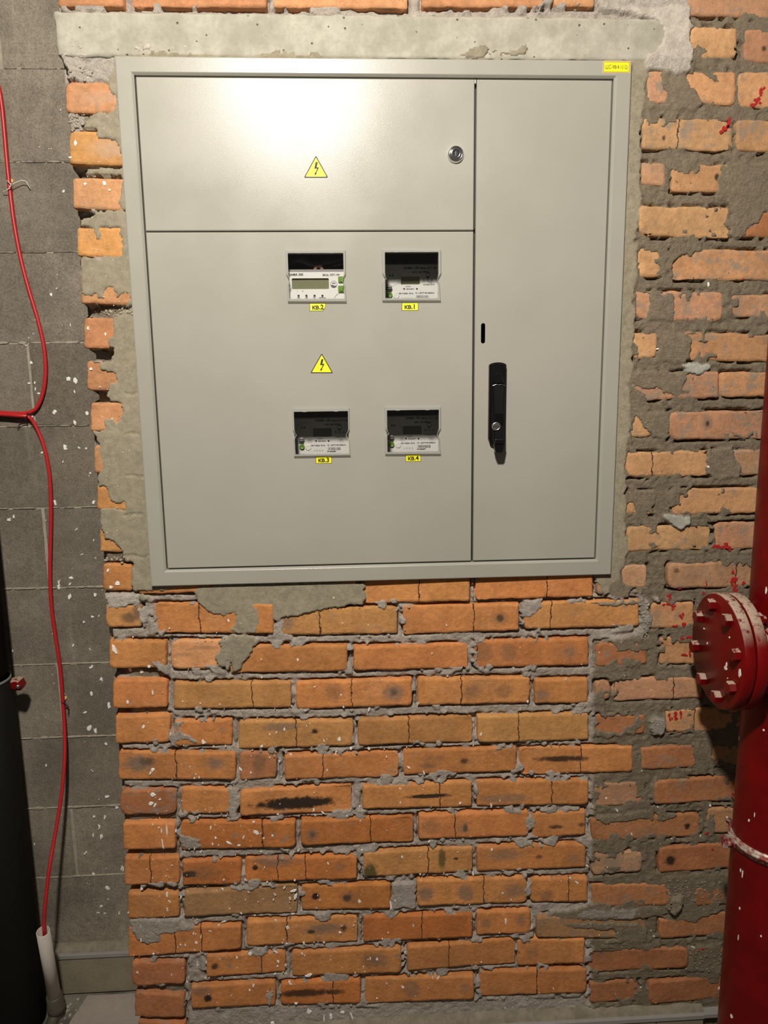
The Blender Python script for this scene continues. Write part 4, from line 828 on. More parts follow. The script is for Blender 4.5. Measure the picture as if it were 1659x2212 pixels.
# chrome cam lock
lk = W(984,334,YD); Mx = Matrix.Translation((lk.x, YD, lk.z)) @ Matrix.Rotation(math.pi/2, 4, 'X')
MB().rev([(.0158,0),(.0158,.002),(.0140,.0062),(.0128,.0074),(.0112,.0074),(.0104,.0066)], 32, Mx).build('lock_ring', M['chrome'], dU)
MB().rev([(.0103,.004),(.0103,.0078),(.0090,.0088),(.0060,.0082),(.0040,.0060)], 28, Mx).build('lock_cylinder', M['chrome'], dU)
MB().box(lk.x-.0007, lk.x+.0007, YD-.0092, YD-.005, lk.z-.0045, lk.z+.0045).build('keyhole', M['ink'], dU)
MB().box(xv-.002, xv+.001, YD-.0, YD+.004, W(1026,180,YD).z, W(1026,172,YD).z).build('hinge_pin', M['satin'], dR)
# swing handle on the right door
hx0_, hx1_ = W(1054.5,870,YD).x, W(1090.5,870,YD).x; hz1_, hz0_ = W(1072,783,YD).z, W(1070,962,YD-.02).z; hc = (hx0_+hx1_)/2; hw = (hx1_-hx0_)/2
base = [(hc+hw*math.cos(a)*1.0, hz1_-.006+.006*math.sin(a)) for a in [math.pi*i/8 for i in range(9)]]+[(hc-hw, hz0_+.012), (hc-hw+.003, hz0_+.003), (hc-hw+.008, hz0_), (hc+hw-.008, hz0_), (hc+hw-.003, hz0_+.003), (hc+hw, hz0_+.012)]
MB().prism(base, YD-.013, YD, 0, .003).build('handle_base', M['black'], dR)
lv_t, lv_b = W(1072,832,YD-.02).z, W(1072,952,YD-.03).z; lw = hw*.74
mb = MB(); n = 14; rows_ = []
for i in range(n+1):
    t_ = i/n; z = lv_t+(lv_b-lv_t)*t_; yy = YD-.020-.014*t_; ww = lw*(1-.10*t_); th = .010
    rows_.append([(hc-ww, yy+th, z), (hc-ww, yy+.003, z), (hc-ww*.72, yy, z), (hc+ww*.72, yy, z), (hc+ww, yy+.003, z), (hc+ww, yy+th, z)])
v = [p for q in rows_ for p in q]; f = [[i*6+k, (i+1)*6+k, (i+1)*6+k+1, i*6+k+1] for i in range(n) for k in range(5)]+[[0, 1, 2, 3, 4, 5], [n*6+k for k in range(5, -1, -1)]]+[[i*6+5, (i+1)*6+5, (i+1)*6, i*6] for i in range(n)]
mb.add(v, f)
for k in range(10):
    t_ = .52+.022*k; z = lv_t+(lv_b-lv_t)*t_; yy = YD-.020-.014*t_; mb.box(hc-lw*.66, hc+lw*.66, yy-.0011, yy+.001, z-.0007, z+.0007)
mb.build('handle_lever', M['black'], dR)
hb = W(1071,975,YD).z; mb = MB(); mb.prism([(hc-hw*.62, hz0_+.004), (hc-hw*.45, hb+.004), (hc-hw*.3, hb), (hc+hw*.35, hb), (hc+hw*.5, hb+.003), (hc+hw*.7, hz0_+.01)], YD-.034, YD-.022, 0, .002)
mb.box(hc-hw*.55, hc+hw*.55, YD-.036, YD-.012, hz0_+.003, hz0_+.014, 0, .002); mb.build('handle_tip', M['black'], dR)
kz = W(1072,832,YD-.02).z; mb = MB(); mb.prism([(hc+lw*.86*math.cos(a), kz+.0015+.024*math.sin(a)) for a in [math.pi*i/12 for i in range(13)]], YD-.020, YD-.008, 0, .003)
mb.build('handle_hub', M['black'], dR)
mb = MB(); mb.tube([(hc-lw, YD-.0205, kz-.001), (hc-lw*.4, YD-.0212, kz+.0012), (hc, YD-.0214, kz+.0004), (hc+lw*.4, YD-.0212, kz+.0012), (hc+lw, YD-.0205, kz-.001)], .0008, 6); mb.build('handle_pin', M['satin'], dR)
kl = W(1072,921,YD-.032); Mk = Matrix.Translation((kl.x, YD-.030, kl.z)) @ Matrix.Rotation(math.pi/2, 4, 'X')
mb = MB().rev([(.0086,0),(.0086,.0035),(.0078,.0045),(.0066,.0045),(.006,.0038)], 28, Mk); mb.box(kl.x-.0045, kl.x+.0045, YD-.0348, YD-.034, kl.z-.0006, kl.z+.0006, 1); mb.build('key_cylinder', [M['satin'], M['ink']], dR)

# clear flip covers over the four windows
for k, (a, b_, c, d, q) in WIN.items():
    x0, x1, z0, z1 = wrect(k); y_ = YD
    P_ = lambda u, v: (lambda p: (p.x, p.z))(W(u, v, y_-.004))
    h_ = c[1]-b_[1]; n1 = b_[1]+h_*.46; n2 = b_[1]+h_*.57; n3 = b_[1]+h_*.66
    outl = [P_(*a), P_(*b_), P_(b_[0]+.6, n1), P_(b_[0]-6, n2), P_(b_[0]-6, n2+3), P_(c[0]-3, n3), P_(*c), P_(*d), P_(d[0]-1.5, n3), P_(d[0]+3, n2+3), P_(a[0]+9, n2), P_(a[0]+2, n1)]
    inn = []
    for (px_, pz_) in outl: inn.append((min(max(px_, x0+.0006), x1-.0006), min(max(pz_, z0+.0006), z1-.0006)))
    # clamp: side points keep their height, corner points go to opening corners
    mb = MB(); n = len(outl); o2 = inset(outl[::-1], .0012)[::-1] if True else outl
    R0 = [(x, y_, z) for x, z in outl]; R1 = [(x, y_-.0055, z) for x, z in outl]; R2 = [(x, y_-.0068, z) for x, z in o2]; R3 = [(x, y_-.0068, z) for x, z in inn]; R4 = [(x, y_+.010, z) for x, z in inn]
    for p_, q_ in ((R0, R1), (R1, R2), (R2, R3), (R3, R4)): ring(mb, p_, q_)
    mb.box(x0+.018, x0+.026, y_-.0082, y_-.006, z1-.0012, z1+.001); mb.box(x1-.028, x1-.020, y_-.0082, y_-.006, z1-.0012, z1+.001)
    mb.build('window_frame', M['plasticf'], dL)
    MB().box(x0+.0007, x1-.0007, y_-.0035, y_-.0025, z0+.0007, z1-.0007).build('window_pane', M['pane'], dL)

# ------------------------------------------------------------------ meters behind the windows
def mtext(mb, s, u, v, y, size, m=1, al='CENTER', bold=.0002): p = W(u, v, y); add_text(mb, s, size, p.x, p.z, y-.0003, m, al, bold=bold)
def R_(u0, u1, v0, v1, y): mu, mv = (u0+u1)/2, (v0+v1)/2; return W(u0, mv, y).x, W(u1, mv, y).x, W(mu, v1, y).z, W(mu, v0, y).z
def meter_small(k, dy, top, lab):
    u0, u1, v0, v1 = WIN[k][4]; s = (u1-u0)/117.0; y = YD+dy
    ref = {1: (831, 545), 3: (636, 888), 4: (835.5, 885)}[k]
    # layout measured on window 1 (offsets in px from a common meter origin = lcd top-left)
    O = {1: (866, 596), 3: (676, 925), 4: (870, 920)}[k]; s = {1: 1.0, 3: .985, 4: .985}[k]
    P_ = lambda a, b_: (O[0]+a*s, O[1]+b_*s)
    x0, x1, z0, z1 = R_(O[0]-44*s, O[0]+92*s, top, O[1]+70*s, y)
    root = empty('electricity_meter', ((x0+x1)/2, y, z0), label=lab, category='meter', group='small single phase meters in the cabinet')
    lx = R_(O[0], O[0]+41*s, O[1], O[1]+18.5*s, y)
    d = MB(); body = rrect(x0, x1, z0, z1, .006, 4); hole = rrect(*lx, .002, 3)[::-1]
    loops = [inset(body, .002), hole]; tr = tessellate_polygon([[Vector((a, b_, 0)) for a, b_ in l] for l in loops]); flat = [p for l in loops for p in l]
    d.add([(a, y, b_) for a, b_ in flat], [list(t) for t in tr]); ring(d, [(a, y, b_) for a, b_ in loops[0]], [(a, y+.002, b_) for a, b_ in body]); ring(d, [(a, y+.002, b_) for a, b_ in body], [(a, y+.040, b_) for a, b_ in body]); ring(d, [(a, y, b_) for a, b_ in hole], [(a, y+.005, b_) for a, b_ in hole])
    d.build('housing', M['meter'], root)
    MB().box(lx[0]-.001, lx[1]+.001, y+.0045, y+.0055, lx[2]-.001, lx[3]+.001).build('display', M['lcd'], root)
    g = W(*P_(-24, 41), y-.004); Mg = Matrix.Translation((g.x, y, g.z)) @ Matrix.Rotation(math.pi/2, 4, 'X')
    MB().rev([(.0056,0),(.0056,.003),(.0050,.0042),(.0040,.0046),(.0032,.0036),(.001,.0034)], 24, Mg).build('green_button', M['green'], root)
    g = W(*P_(-25, 25), y-.006); Mg = Matrix.Translation((g.x, y, g.z)) @ Matrix.Rotation(math.pi/2, 4, 'X')
    mb = MB().rev([(.0056,0),(.0056,.006),(.0048,.0072),(.001,.0074)], 24, Mg, 0); mb.box(g.x-.0056, g.x+.0056, y-.0079, y-.006, g.z-.0007, g.z+.0007, 1); mb.tube([(g.x-.012, y-.003, g.z-.004), (g.x, y-.0085, g.z-.0035), (g.x+.004, y-.008, g.z-.003)], .0006, 5, 1); mb.build('sealing_screw', [M['mgrey'], M['ink']], root)
    g = W(*P_(-10, 42), y); mb = MB(); Mg = Matrix.Translation((g.x, y, g.z)) @ Matrix.Rotation(math.pi/2, 4, 'X'); mb.rev([(.0060,0),(.0060,.0012),(.0052,.0016),(.0045,.0010)], 24, Mg); mb.build('blank_cap', M['meter'], root)
    mb = MB()
    mtext(mb, 'GAMA 100', *P_(22, -17), y, .0068, 0); mtext(mb, 'Мод. G1Y 162', *P_(59, -17), y, .0056, 0); mtext(mb, 'офіс 3A7 8PDA', *P_(43, -8), y, .0052, 0)
    for a, b_ in ((7, 28), (34.5, 28), (-24, -1), (-18, -1)): p = W(*P_(a, b_), y); mb.prism(circ(p.x, p.z, .0018, 12), y-.0004, y, 0)
    mtext(mb, '1 2 3 4 5', *P_(15, 23), y, .0030, 1); mtext(mb, '1000 імп/кВт·г', *P_(20, 28.5), y, .0026, 1); mtext(mb, '220 V 5(60)A  50 Hz', *P_(11, 38), y, .0035, 1); mtext(mb, 'Cl. 1 ДСТУ EN 62053-21', *P_(52, 37), y, .0037, 1)
    mtext(mb, 'UA.TR.001 109-18', *P_(60, 19), y, .0030, 1)
    for a, b_, rr in ((50, 9, .0028), (58, 9, .0028), (58, -2, .0048)):
        p = W(*P_(a, b_), y); oo = circ(p.x, p.z, rr, 20); ii = circ(p.x, p.z, rr*.82, 20); ring(mb, [(x, y-.0003, z) for x, z in oo], [(x, y-.0003, z) for x, z in ii], 0)
    p = W(*P_(58, 0), y); mb.prism([(p.x-.004, p.z-.0012), (p.x+.004, p.z-.0012), (p.x+.003, p.z-.0034), (p.x, p.z-.0044), (p.x-.003, p.z-.0034)], y-.0003, y, 0)
    for a in (50, 58): p = W(*P_(a, 9), y); mb.prism(circ(p.x, p.z, .0011, 6), y-.0004, y, 0)
    mtext(mb, '21', *P_(67, 9), y, .0042, 1)
    oo = circ(*(lambda p: (p.x, p.z))(W(*P_(-20, 4), y)), .0165, 36); ii = circ(*(lambda p: (p.x, p.z))(W(*P_(-20, 4), y)), .0161, 36); ring(mb, [(x, y-.0002, z) for x, z in oo], [(x, y-.0002, z) for x, z in ii], 1)
    rr = random.Random(k); a = 33.0
    while a < 60:
        w_ = rr.choice((.35, .5, .7, 1.0)); x0_, x1_, z0_, z1_ = R_(P_(a, 0)[0], P_(a+w_, 0)[0], P_(0, 42)[1], P_(0, 48)[1], y); mb.prism([(x0_, z0_), (x1_, z0_), (x1_, z1_), (x0_, z1_)], y-.0003, y, 0); a += w_+rr.choice((.4, .6, .9))
    mtext(mb, '№ 0453'+str(6211+k*97), *P_(41, 51), y, .0034, 0)
    for q in range(4):
        p = W(*P_(3+6*q, 49), y); mb.prism([(p.x-.0016, p.z-.0014), (p.x+.0016, p.z-.0014), (p.x+.0016, p.z-.0010), (p.x-.0016, p.z-.0010)], y-.0003, y, 1); mtext(mb, str(1+q), *P_(3+6*q, 48), y, .0026, 1)
    mb.build('printed_label', [M['ink'], M['greyink']], root)
    adopt(root); return root
meter_small(1, .072, 570, 'small white meter with green button behind the upper right window')
meter_small(3, .074, 902, 'small white meter in deep shade behind the lower left window')
meter_small(4, .074, 898, 'small white meter in deep shade behind the lower right window')
def meter_big():
    y = YD+.016; x0, x1, z0, z1 = R_(613, 762, 587.5, 680, y)
    root = empty('electricity_meter', ((x0+x1)/2, y, z0), label='wide white meter with long display and two green keys behind the upper left window', category='meter')
    lx = R_(630.5, 710.5, 601, 624.5, y); d = MB(); body = rrect(x0, x1, z0, z1, .004, 3); hole = rrect(*lx, .002, 3)[::-1]
    loops = [body, hole]; tr = tessellate_polygon([[Vector((a, b_, 0)) for a, b_ in l] for l in loops]); flat = [p for l in loops for p in l]
    d.add([(a, y, b_) for a, b_ in flat], [list(t) for t in tr]); ring(d, [(a, y, b_) for a, b_ in hole], [(a, y+.005, b_) for a, b_ in hole])
    zt = W(680, 582, y+.012).z; q = [(x0-.002, y+.012, z0), (x1+.002, y+.012, z0), (x1+.002, y+.012, zt), (x0-.002, y+.012, zt)]
    d.add([(x0, y, z1), (x1, y, z1), q[2], q[3]], [[0, 1, 2, 3]], 1); d.add([q[2], q[3], (x0-.002, y+.06, zt), (x1+.002, y+.06, zt)], [[0, 1, 2, 3]], 1); d.box(x0-.002, x1+.002, y+.0125, y+.07, z0, zt-.001, 0)
    d.build('housing', [M['meter'], M['mgrey']], root)
    MB().box(lx[0]-.001, lx[1]+.001, y+.0045, y+.0055, lx[2]-.001, lx[3]+.001).build('display', M['lcd'], root)
    for v0, v1 in ((597, 611), (617, 631.5)):
        a = R_(730.5, 746, v0, v1, y-.002); mb = MB(); mb.prism(rrect(*a, .0015, 3), y-.0025, y, 0, .0008); cx_, cz_ = (a[0]+a[1])/2-.001, (a[2]+a[3])/2-.001
        mb.rev([(.0036,0),(.0034,.0014),(.0024,.0018),(.001,.0012)], 18, Matrix.Translation((cx_, y-.0025, cz_)) @ Matrix.Rotation(math.pi/2, 4, 'X')); mb.build('green_key', M['green'], root)
    mb = MB(); mtext(mb, 'GAMA 300', 639, 593.5, y, .0062, 0); mtext(mb, 'Мод. G3Y.144', 715, 593.8, y, .0054, 1); mtext(mb, '1', 643, 629, y, .0030, 1); mtext(mb, 'А', 654, 629, y, .0030, 1)
    for u, s in ((645, '1000'), (662, '1000'), (679.5, 'PLC'), (696.5, 'ІМП/кВАр')):
        p = W(u, 639, y); mb.prism(circ(p.x, p.z, .0022, 14), y-.0005, y, 0); mtext(mb, s, u, 643.6, y, .0027, 1)
    p = W(721, 614.5, y); ring(mb, [(x, y-.0003, z) for x, z in circ(p.x, p.z, .0066, 26)], [(x, y-.0003, z) for x, z in circ(p.x, p.z, .0060, 26)], 1)
    mb.prism([(p.x-.0058, p.z-.0014), (p.x-.002, p.z-.0004), (p.x+.0005, p.z-.0022), (p.x+.0058, p.z-.0022), (p.x+.004, p.z-.0048), (p.x, p.z-.0062), (p.x-.004, p.z-.0048)], y-.0003, y, 1)
    mtext(mb, 'GAMA', 721, 611.8, y, .0024, 1)
    p = W(738, 650, y); oo = circ(p.x, p.z, .0152, 40); ii = circ(p.x, p.z, .0145, 40); ring(mb, [(x, y-.0002, z) for x, z in oo], [(x, y-.0002, z) for x, z in ii], 0)
    mb.build('printed_label', [M['ink'], M['greyink']], root)
    p = W(688, 580, y+.02); tab = [(p.x-.0115, p.z-.006), (p.x-.007, p.z+.006), (p.x+.007, p.z+.006), (p.x+.0115, p.z-.006)]; hl = circ(p.x, p.z-.002, .0042, 16)[::-1]
    tr = tessellate_polygon([[Vector((a, b_, 0)) for a, b_ in l] for l in (tab, hl)]); flat = tab+hl
    mb = MB(); mb.add([(a, y+.02, b_) for a, b_ in flat], [list(t) for t in tr]); mb.add([(a, y+.0215, b_) for a, b_ in flat], [list(t) for t in tr]); ring(mb, [(a, y+.02, b_) for a, b_ in tab], [(a, y+.0215, b_) for a, b_ in tab]); mb.build('mounting_tab', M['copper'], root)
    adopt(root)
meter_big()
# bundled cable inside, seen through the first window
mb = MB(); mb.tube([W(610,575,.06), W(645,560,.045), W(675,572,.05), W(705,566,.05), W(760,556,.06)], .009, 10); mb.tube([W(625,548,.07), W(650,558,.05), W(655,580,.07)], .010, 10); mb.tube([W(690,590,.075), W(725,573,.06), W(760,566,.06)], .008, 10)
o = mb.build('wiring_loom', M['foil'], None); o['label'] = 'dark cables lying above the wide meter behind the upper left window'; o['category'] = 'cable'
adopt(cab)

# ------------------------------------------------------------------ red standpipe with blind flange
DP = 1.305; RP = .080; xc = .586*DP+RP*math.sqrt(1+.586**2); yc = DP-D0
fire = empty('fire_standpipe', (xc, yc, 0), label='thick red painted vertical pipe with bolted blind flange, right edge of photo', category='pipe')
MB().rev([(RP, 0), (RP, 2.9)], 64, Matrix.Translation((xc, yc, 0)), caps=False).build('pipe', M['red'], fire)
RF = .112; zc_f = ZC-.510; ang = -.05; Xf = .7080
ax = Vector((math.cos(ang), math.sin(ang), 0)).normalized()       # from the face into the pipe
Rm = Matrix((( 0, math.sin(ang), math.cos(ang)), (0, -math.cos(ang), math.sin(ang)), (1, 0, 0)))
mats = Matrix.Translation((Xf, yc, zc_f)) @ Rm.to_4x4()
MB().rev([(.0,0),(RF-.002,0),(RF,.002),(RF,.019),(RF-.002,.021),(RF-.006,.021)], 72, mats, caps=False).build('blind_flange', M['red'], fire)
MB().rev([(RF-.010,.0205),(RF-.010,.0240)], 64, mats).build('gasket', M['ink'], fire)
MB().rev([(RF-.006,.0235),(RF-.001,.0235),(RF,.025),(RF,.043),(RF-.002,.045),(.072,.046)], 72, mats, caps=False).build('pipe_flange', M['red'], fire)
MB().rev([(.072,.045),(.060,.060),(.058,.075),(.064,.095),(.072,.140)], 48, mats, caps=False).build('branch_neck', M['red'], fire)
mb = MB(); pts = []
for i in range(37):
    a = 2*math.pi*i/36; yy = .060*math.cos(a); zz = .060*math.sin(a); xx = -math.sqrt(max(RP**2-yy**2, 0)); pts.append((xc+xx-.001, yc+yy, zc_f+zz))
mb.tube(pts, .006, 8, 0, 2); mb.build('weld_bead', M['red'], fire)
for i in range(8):
    a = math.radians(90+45*i+15); rb = .088
    def hexm(z0_, z1_, rr, rot): return [(rr*math.cos(math.pi/3*k+rot), rr*math.sin(math.pi/3*k+rot)) for k in range(6)]
    loc = mats @ Matrix.Translation((rb*math.sin(a), rb*math.cos(a), 0)); rot = random.Random(i).uniform(0, 1)
    mb = MB()
    for (z0_, z1_, rr) in ((-.0125, .0005, .0128),):
        hx = hexm(0, 0, rr, rot); v = [loc @ Vector((x*.88, y*.88, z0_)) for x, y in hx]+[loc @ Vector((x, y, z0_+.0018)) for x, y in hx]+[loc @ Vector((x, y, z1_)) for x, y in hx]
        mb.add(v, [[0, 1, 2, 3, 4, 5]]+[[k, (k+1) % 6, 6+(k+1) % 6, 6+k] for k in range(6)]+[[6+k, 6+(k+1) % 6, 12+(k+1) % 6, 12+k] for k in range(6)])
    mb.build('bolt', M['red'], fire)
    hx = hexm(0, 0, .0132, rot+.4); mb = MB(); v = [loc @ Vector((x, y, .0445)) for x, y in hx]+[loc @ Vector((x, y, .058)) for x, y in hx]; mb.add(v, [[k, (k+1) % 6, 6+(k+1) % 6, 6+k] for k in range(6)]+[[6, 7, 8, 9, 10, 11]]); mb.rev([(.007, .05), (.007, .066)], 12, loc); mb.build('nut', M['red'], fire)
# paint drips and plaster flecks on the pipe
mb = MB(); r = random.Random(8)
for u, v, a, b_ in ((1570,1443,4,4),(1572,1436,2,5),(1604,1453,3,8),(1518,1358,1.5,1.5),(1579,1377,1.5,2),(1526,1390,1,2.5),(1575,1465,1,1)):
    t1, t2 = T(u, v); D = Xf/t1*1.0; 
    # point on the flange face plane x = Xf (face is nearly square to x)
    yy = Xf/t1-D0; zz = ZC-t2*(Xf/t1); n = 7; pts_ = [(yy+a*.0018*math.cos(2*math.pi*k/n)*r.uniform(.6, 1.1), zz+b_*.0011*math.sin(2*math.pi*k/n)*r.uniform(.6, 1.1)) for k in range(n)]
    xoff = lambda y: Xf-(y-yc)*math.tan(ang)*-1*-1
    mb.add([(Xf-.0010-(p[0]-yc)*math.tan(ang), p[0], p[1]) for p in pts_]+[(Xf+.0010-(p[0]-yc)*math.tan(ang), p[0], p[1]) for p in pts_], [list(range(n))]+[[k, n+k, n+(k+1) % n, (k+1) % n] for k in range(n)])
for u, v, a, b_ in ((1655,1275,2,7),(1597,1595,3,4),(1650,1577,2,2),(1604,1888,2,8),(1600,1880,2,4),(1644,2022,2,2),(1595,2025,1.5,6),(1598,1962,2,3),(1580,2195,4,4),(1646,545,3,5),(1627,980,2,3),(1625,1120,2,4),(1615,1236,2,3),(1618,1772,2,3),(1630,1760,1,5)):
    t1, t2 = T(u, v); # intersect the ray with the pipe cylinder
    A_ = t1*t1+1; Bq = -2*(t1*xc+DP); Cq = xc*xc+DP*DP-RP*RP; disc = Bq*Bq-4*A_*Cq
    if disc < 0: continue
    D = (-Bq-math.sqrt(disc))/(2*A_); x_, y_, z_ = t1*D, D-D0, ZC-t2*D; th = math.atan2(y_-yc, x_-xc); n = 6
    ps = [(th+a*.0011*math.cos(2*math.pi*k/n)*r.uniform(.5, 1.1)/RP, z_+b_*.0011*math.sin(2*math.pi*k/n)) for k in range(n)]
    mb.add([(xc+(RP+.0008)*math.cos(t), yc+(RP+.0008)*math.sin(t), z) for t, z in ps]+[(xc+(RP-.001)*math.cos(t), yc+(RP-.001)*math.sin(t), z) for t, z in ps], [list(range(n))]+[[k, n+k, n+(k+1) % n, (k+1) % n] for k in range(n)])
mb.build('plaster_splash', M['white'], fire, kind='stuff', label='white plaster flecks on the red pipe')
adopt(fire)
# clamp round the red pipe
zk = ZC-T(1640,1866)[1]*(DP-RP*.9); 
clampo = empty('pipe_clamp', (xc, yc, zk), label='dusty two-piece metal clamp around the lower part of the red pipe', category='clamp')
MB().rev([(RP+.0005,-.011),(RP+.0045,-.011),(RP+.0045,.011),(RP+.0005,.011)], 64, Matrix.Translation((xc, yc, zk)), caps=False).build('band', M['clamp'], clampo)
MB().rev([(RP+.003,-.0035),(RP+.0075,-.002),(RP+.0075,.002),(RP+.003,.0035)], 64, Matrix.Translation((xc, yc, zk)), caps=False).build('band_rib', M['clamp'], clampo)
mb = MB(); mb.box(xc-RP-.030, xc-RP-.001, yc-.006, yc-.002, zk-.011, zk+.011, 0, .001); mb.box(xc-RP-.030, xc-RP-.001, yc+.004, yc+.008, zk-.011, zk+.011, 0, .001); mb.build('ear', M['clamp'], clampo)
MB().box(xc+RP+.001, xc+RP+.030, yc-.006, yc+.008, zk-.011, zk+.011, 0, .001).build('ear', M['clamp'], clampo)
mb = MB().rev([(.006,0),(.006,.005),(.003,.0055)], 6, Matrix.Translation((xc-RP-.018, yc-.006, zk)) @ Matrix.Rotation(math.pi/2, 4, 'X')); mb.rev([(.003,-.02),(.003,.006)], 10, Matrix.Translation((xc-RP-.018, yc-.006, zk)) @ Matrix.Rotation(math.pi/2, 4, 'X')); mb.build('clamp_bolt', M['clamp'], clampo)
MB().rev([(.005, RP), (.005, -yc+.03)], 14, Matrix.Translation((xc, yc, zk)) @ Matrix.Rotation(-math.pi/2, 4, 'X')).build('anchor_rod', M['clamp'], clampo)
adopt(clampo)
# flat steel strap fixed to the wall behind the pipe
a, b_ = W(1567,1768,-.006), W(1620,1800,-.006); mb = MB(); mb.prism([(a.x, a.z+.004), (a.x+.004, a.z+.006), (b_.x, b_.z+.006), (b_.x, b_.z-.008), (a.x+.002, a.z-.004)], -.009, -.004, 0, .001); 
o = mb.build('anchor_strap', M['clamp']); o['label'] = 'pale flat steel strap poking out behind the red pipe above the clamp'; o['category'] = 'bracket'

# ------------------------------------------------------------------ black insulated pipe, left
DB = 1.665; RB = .065; xb = -.4848*DB-RB*math.sqrt(1+.4848**2); yb = DB-D0
blk = empty('insulated_pipe', (xb, yb, 0), label='thick black foam-insulated vertical pipe at left edge of photo', category='pipe')
zg = ZC-T(33,1462)[1]*DB
MB().rev([(RB-.004, 0), (RB, .004), (RB, zg-.012), (RB-.005, zg-.008), (RB-.016, zg-.008)], 48, Matrix.Translation((xb, yb, 0)), caps=False).build('insulation_sleeve', M['insul'], blk)
MB().rev([(RB-.016, zg+.009), (RB-.005, zg+.009), (RB, zg+.013), (RB, 2.9)], 48, Matrix.Translation((xb, yb, 0)), caps=False).build('insulation_sleeve', M['insul'], blk)
MB().rev([(RB-.014, 0), (RB-.014, 2.9)], 40, Matrix.Translation((xb, yb, 0)), caps=False).build('inner_pipe', M['dark'], blk)
MB().rev([(RB-.003, zg-.0095), (RB+.0006, zg-.009), (RB+.0006, zg-.003), (RB-.002, zg-.003)], 48, Matrix.Translation((xb, yb, 0)), caps=False).build('steel_band', M['innerp'], blk, label='pale metal band in the gap between sleeves')
p = W(43,1478,yb+.02); mb = MB(); mb.prism([(p.x-.03, p.z+.010), (p.x-.006, p.z+.016), (p.x+.004, p.z+.012), (p.x+.010, p.z-.002), (p.x+.004, p.z-.013), (p.x-.008, p.z-.012), (p.x-.03, p.z-.006)], p.y-.012, p.y+.012, 0, .004)
mb.build('clamp_ear', M['red'], blk, label='small red painted clamp end')
MB().rev([(.0055, .0), (.0055, .006), (.003, .007)], 6, Matrix.Translation((p.x+.001, p.y-.011, p.z)) @ Matrix.Rotation(math.pi/2, 4, 'X')).build('clamp_bolt', M['satin'], blk)
adopt(blk)

ta = W(93,2012,YB-.165); _a, _b = T(119,2160); bot = Vector((_a*1.668, 1.668-D0, ZC-_b*1.668)); dirv = (ta-bot).normalized(); ln = (ta-bot).length
# ------------------------------------------------------------------ red cables on the block wall
def cable(name, pts, r_, mat, lab, cat, grp=None, seg=10):
    mb = MB(); mb.tube([(W(q[0], q[1], YB-q[2]) if len(q) == 3 else q[0]) for q in pts], r_, seg); o = mb.build(name, mat); o['label'] = lab; o['category'] = cat
    if grp: o['group'] = grp
    return o
cable('red_cable', [(-45,60,.010),(-8,170,.010),(2,215,.010),(8,270,.010),(14,340,.009),(20,400,.009),(30,480,.010),(45,560,.010),(62,625,.010),(80,685,.010),(93,740,.010),(98,785,.010),(97,825,.010),(90,858,.010),(78,882,.011),(62,891,.012),(40,893,.012),(0,891,.010),(-60,889,.010)], .0044, M['cable'], 'red cable falling from top left and turning left at the black tie', 'cable')
cable('red_cable', [(-60,893,.020),(0,895,.020),(40,898,.020),(60,900,.016),(72,912,.012),(84,935,.010),(95,965,.010),(103,1000,.010),(108,1040,.010),(110,1100,.010),(109,1170,.010),(108,1240,.010),(111,1310,.010),(119,1370,.010),(128,1430,.011),(133,1480,.012),(136,1522,.012),(139,1570,.020),(140,1620,.035),(137,1680,.055),(128,1750,.08),(116,1820,.11),(106,1880,.14),(98,1950,.16),(95,1990,.163),(ta+dirv*.004+Vector((.003,0,0)),),(ta-dirv*.03+Vector((.001,0,0)),),(ta-dirv*.09,)], .0044, M['cable'], 'red cable hanging from the black tie down into the white conduit', 'cable')
cable('wire_tie', [(6,414,.016),(14,410,.017),(20,404,.019),(23,399,.019),(22,395,.017),(19,392,.012),(16,390,.004)], .0009, M['wire'], 'thin white wire tie with long bent tail round the upper red cable', 'wire', None, 6)
mb = MB(); mb.tube([W(14,389,YB-.008), W(18,393,YB-.019), W(24,397.5,YB-.019), W(32,395,YB-.018), W(42,391,YB-.017), W(50,390,YB-.016), W(57,393,YB-.014), W(61,400,YB-.012), W(65.5,407,YB-.008)], .0009, 6)
bpy.data.objects.remove(bpy.data.objects['wire_tie']); mb.tube([W(6,414.5,YB-.012), W(14,411,YB-.017), W(20,406,YB-.019), W(23.5,400,YB-.0195), W(22,396,YB-.0195)], .0009, 6)
o = mb.build('wire_tie', M['wire']); o['label'] = 'thin white wire tie with long bent tail round the upper red cable'; o['category'] = 'wire'
mb = MB()
for q in ([(61,890,.003),(59,892,.019),(58,897,.025),(56,903,.022)], [(56,902,.022),(48,906,.016),(39,911,.010)], [(56,906,.020),(54,909,.016),(47,913,.012),(41,920,.008),(38,927,.005)], [(55,903,.022),(57,910,.015),(58,917,.008)]): mb.tube([W(u, v, YB-s) for u, v, s in q], .0009, 6)
o = mb.build('wire_tie', M['dkwire']); o['label'] = 'black wire tie with splayed ends where the red cables meet'; o['category'] = 'wire'
mb = MB()
for q in ([(131,1515,.004),(135,1518,.018),(139,1517,.012),(140,1513,.003)], [(137,1519,.018),(143,1522,.014),(149,1529,.010)], [(138,1521,.018),(146,1527,.013),(148,1536,.010),(147,1545,.008)]): mb.tube([W(u, v, YB-s) for u, v, s in q], .0009, 6)
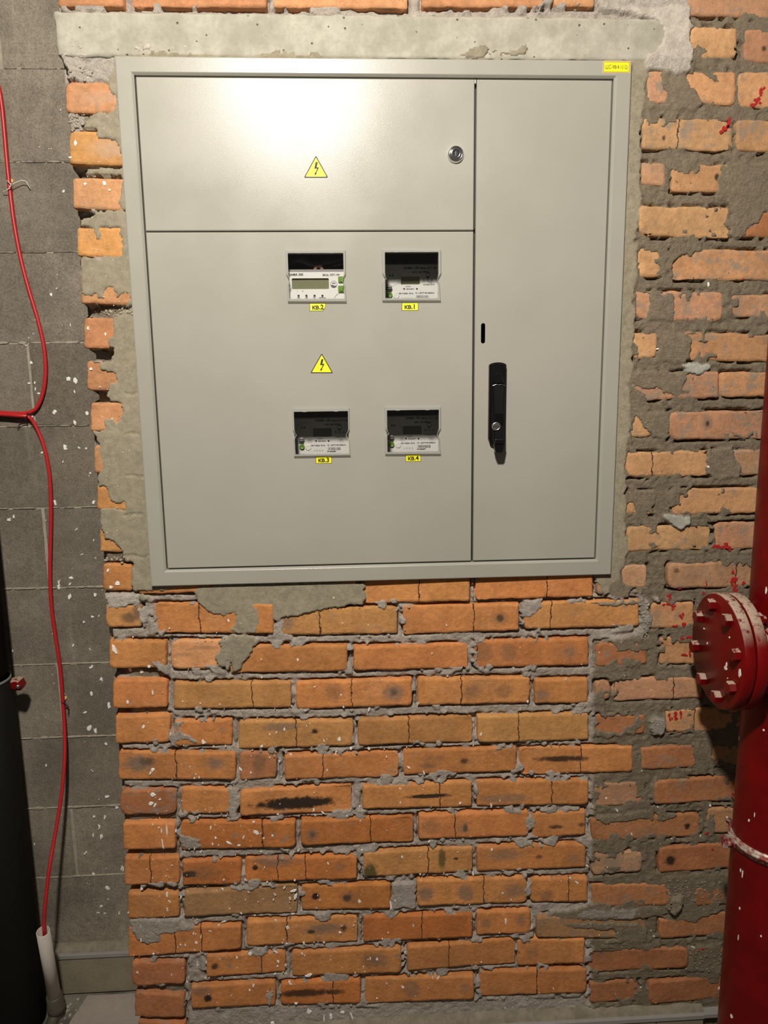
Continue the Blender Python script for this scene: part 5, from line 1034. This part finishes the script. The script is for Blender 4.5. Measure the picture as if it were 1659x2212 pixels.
o = mb.build('wire_tie', M['dkwire']); o['label'] = 'dark red wire tie round the cable beside the lower yellow wall plug'; o['category'] = 'wire'
for (u, v, m, lab) in ((25.5,391.5,'dowel','yellow wall plug behind the white wire tie'),(141.5,1507,'dowel','yellow wall plug beside the lower dark wire tie'),(69,899,'pinkspl','pinkish wall plug behind the black wire tie')):
    p = W(u, v, YB); mb = MB().rev([(.0045, .0), (.0048, .004), (.0034, .0055), (.002, .004)], 14, Matrix.Translation((p.x, YB+.0005, p.z)) @ Matrix.Rotation(math.pi/2, 4, 'X')); o = mb.build('wall_plug', M[m]); o['label'] = lab; o['category'] = 'wall plug'; o['group'] = 'plugs holding the cable ties'
# conduit
Mc = Matrix.Translation(bot-dirv*.02) @ dirv.to_track_quat('Z', 'Y').to_matrix().to_4x4()
cd = MB().rev([(.0135, 0), (.0155, 0), (.0155, ln+.02), (.0140, ln+.0208), (.0135, ln+.02), (.0135, .0)], 36, Mc, caps=False).build('conduit', M['pvc']); cd['label'] = 'white plastic conduit leaning out of the grey socket with red cable entering it'; cd['category'] = 'pipe'
sk = empty('conduit_socket', (bot.x, bot.y, 0), label='dirty grey plastic socket holding the white conduit at the floor', category='pipe fitting')
b2 = bot-dirv*.005; Ms = Matrix.Translation(b2) @ dirv.to_track_quat('Z', 'Y').to_matrix().to_4x4()
MB().rev([(.0158, .026), (.0198, .024), (.0198, -.012), (.0222, -.014), (.0222, -.030), (.0200, -.034)], 32, Ms, caps=False).build('socket_collar', M['gsock'], sk)
zb_ = -b2.z/dirv.z; MB().rev([(.0200, -.033), (.0200, zb_-.01)], 32, Ms, caps=False).build('socket_body', M['gsock'], sk)
p = W(112,2205,bot.y-.01); mb = MB(); mb.tube([b2-dirv*.04, b2-dirv*.05+Vector((-.004, -.035, -.004)), b2+Vector((-.007, -.08, -.052)), b2+Vector((-.010, -.115, -b2.z+.018))], .015, 14); mb.build('side_spur', M['gsock'], sk)
adopt(sk)
print('bricks', NB, 'bed quads', len(fc))
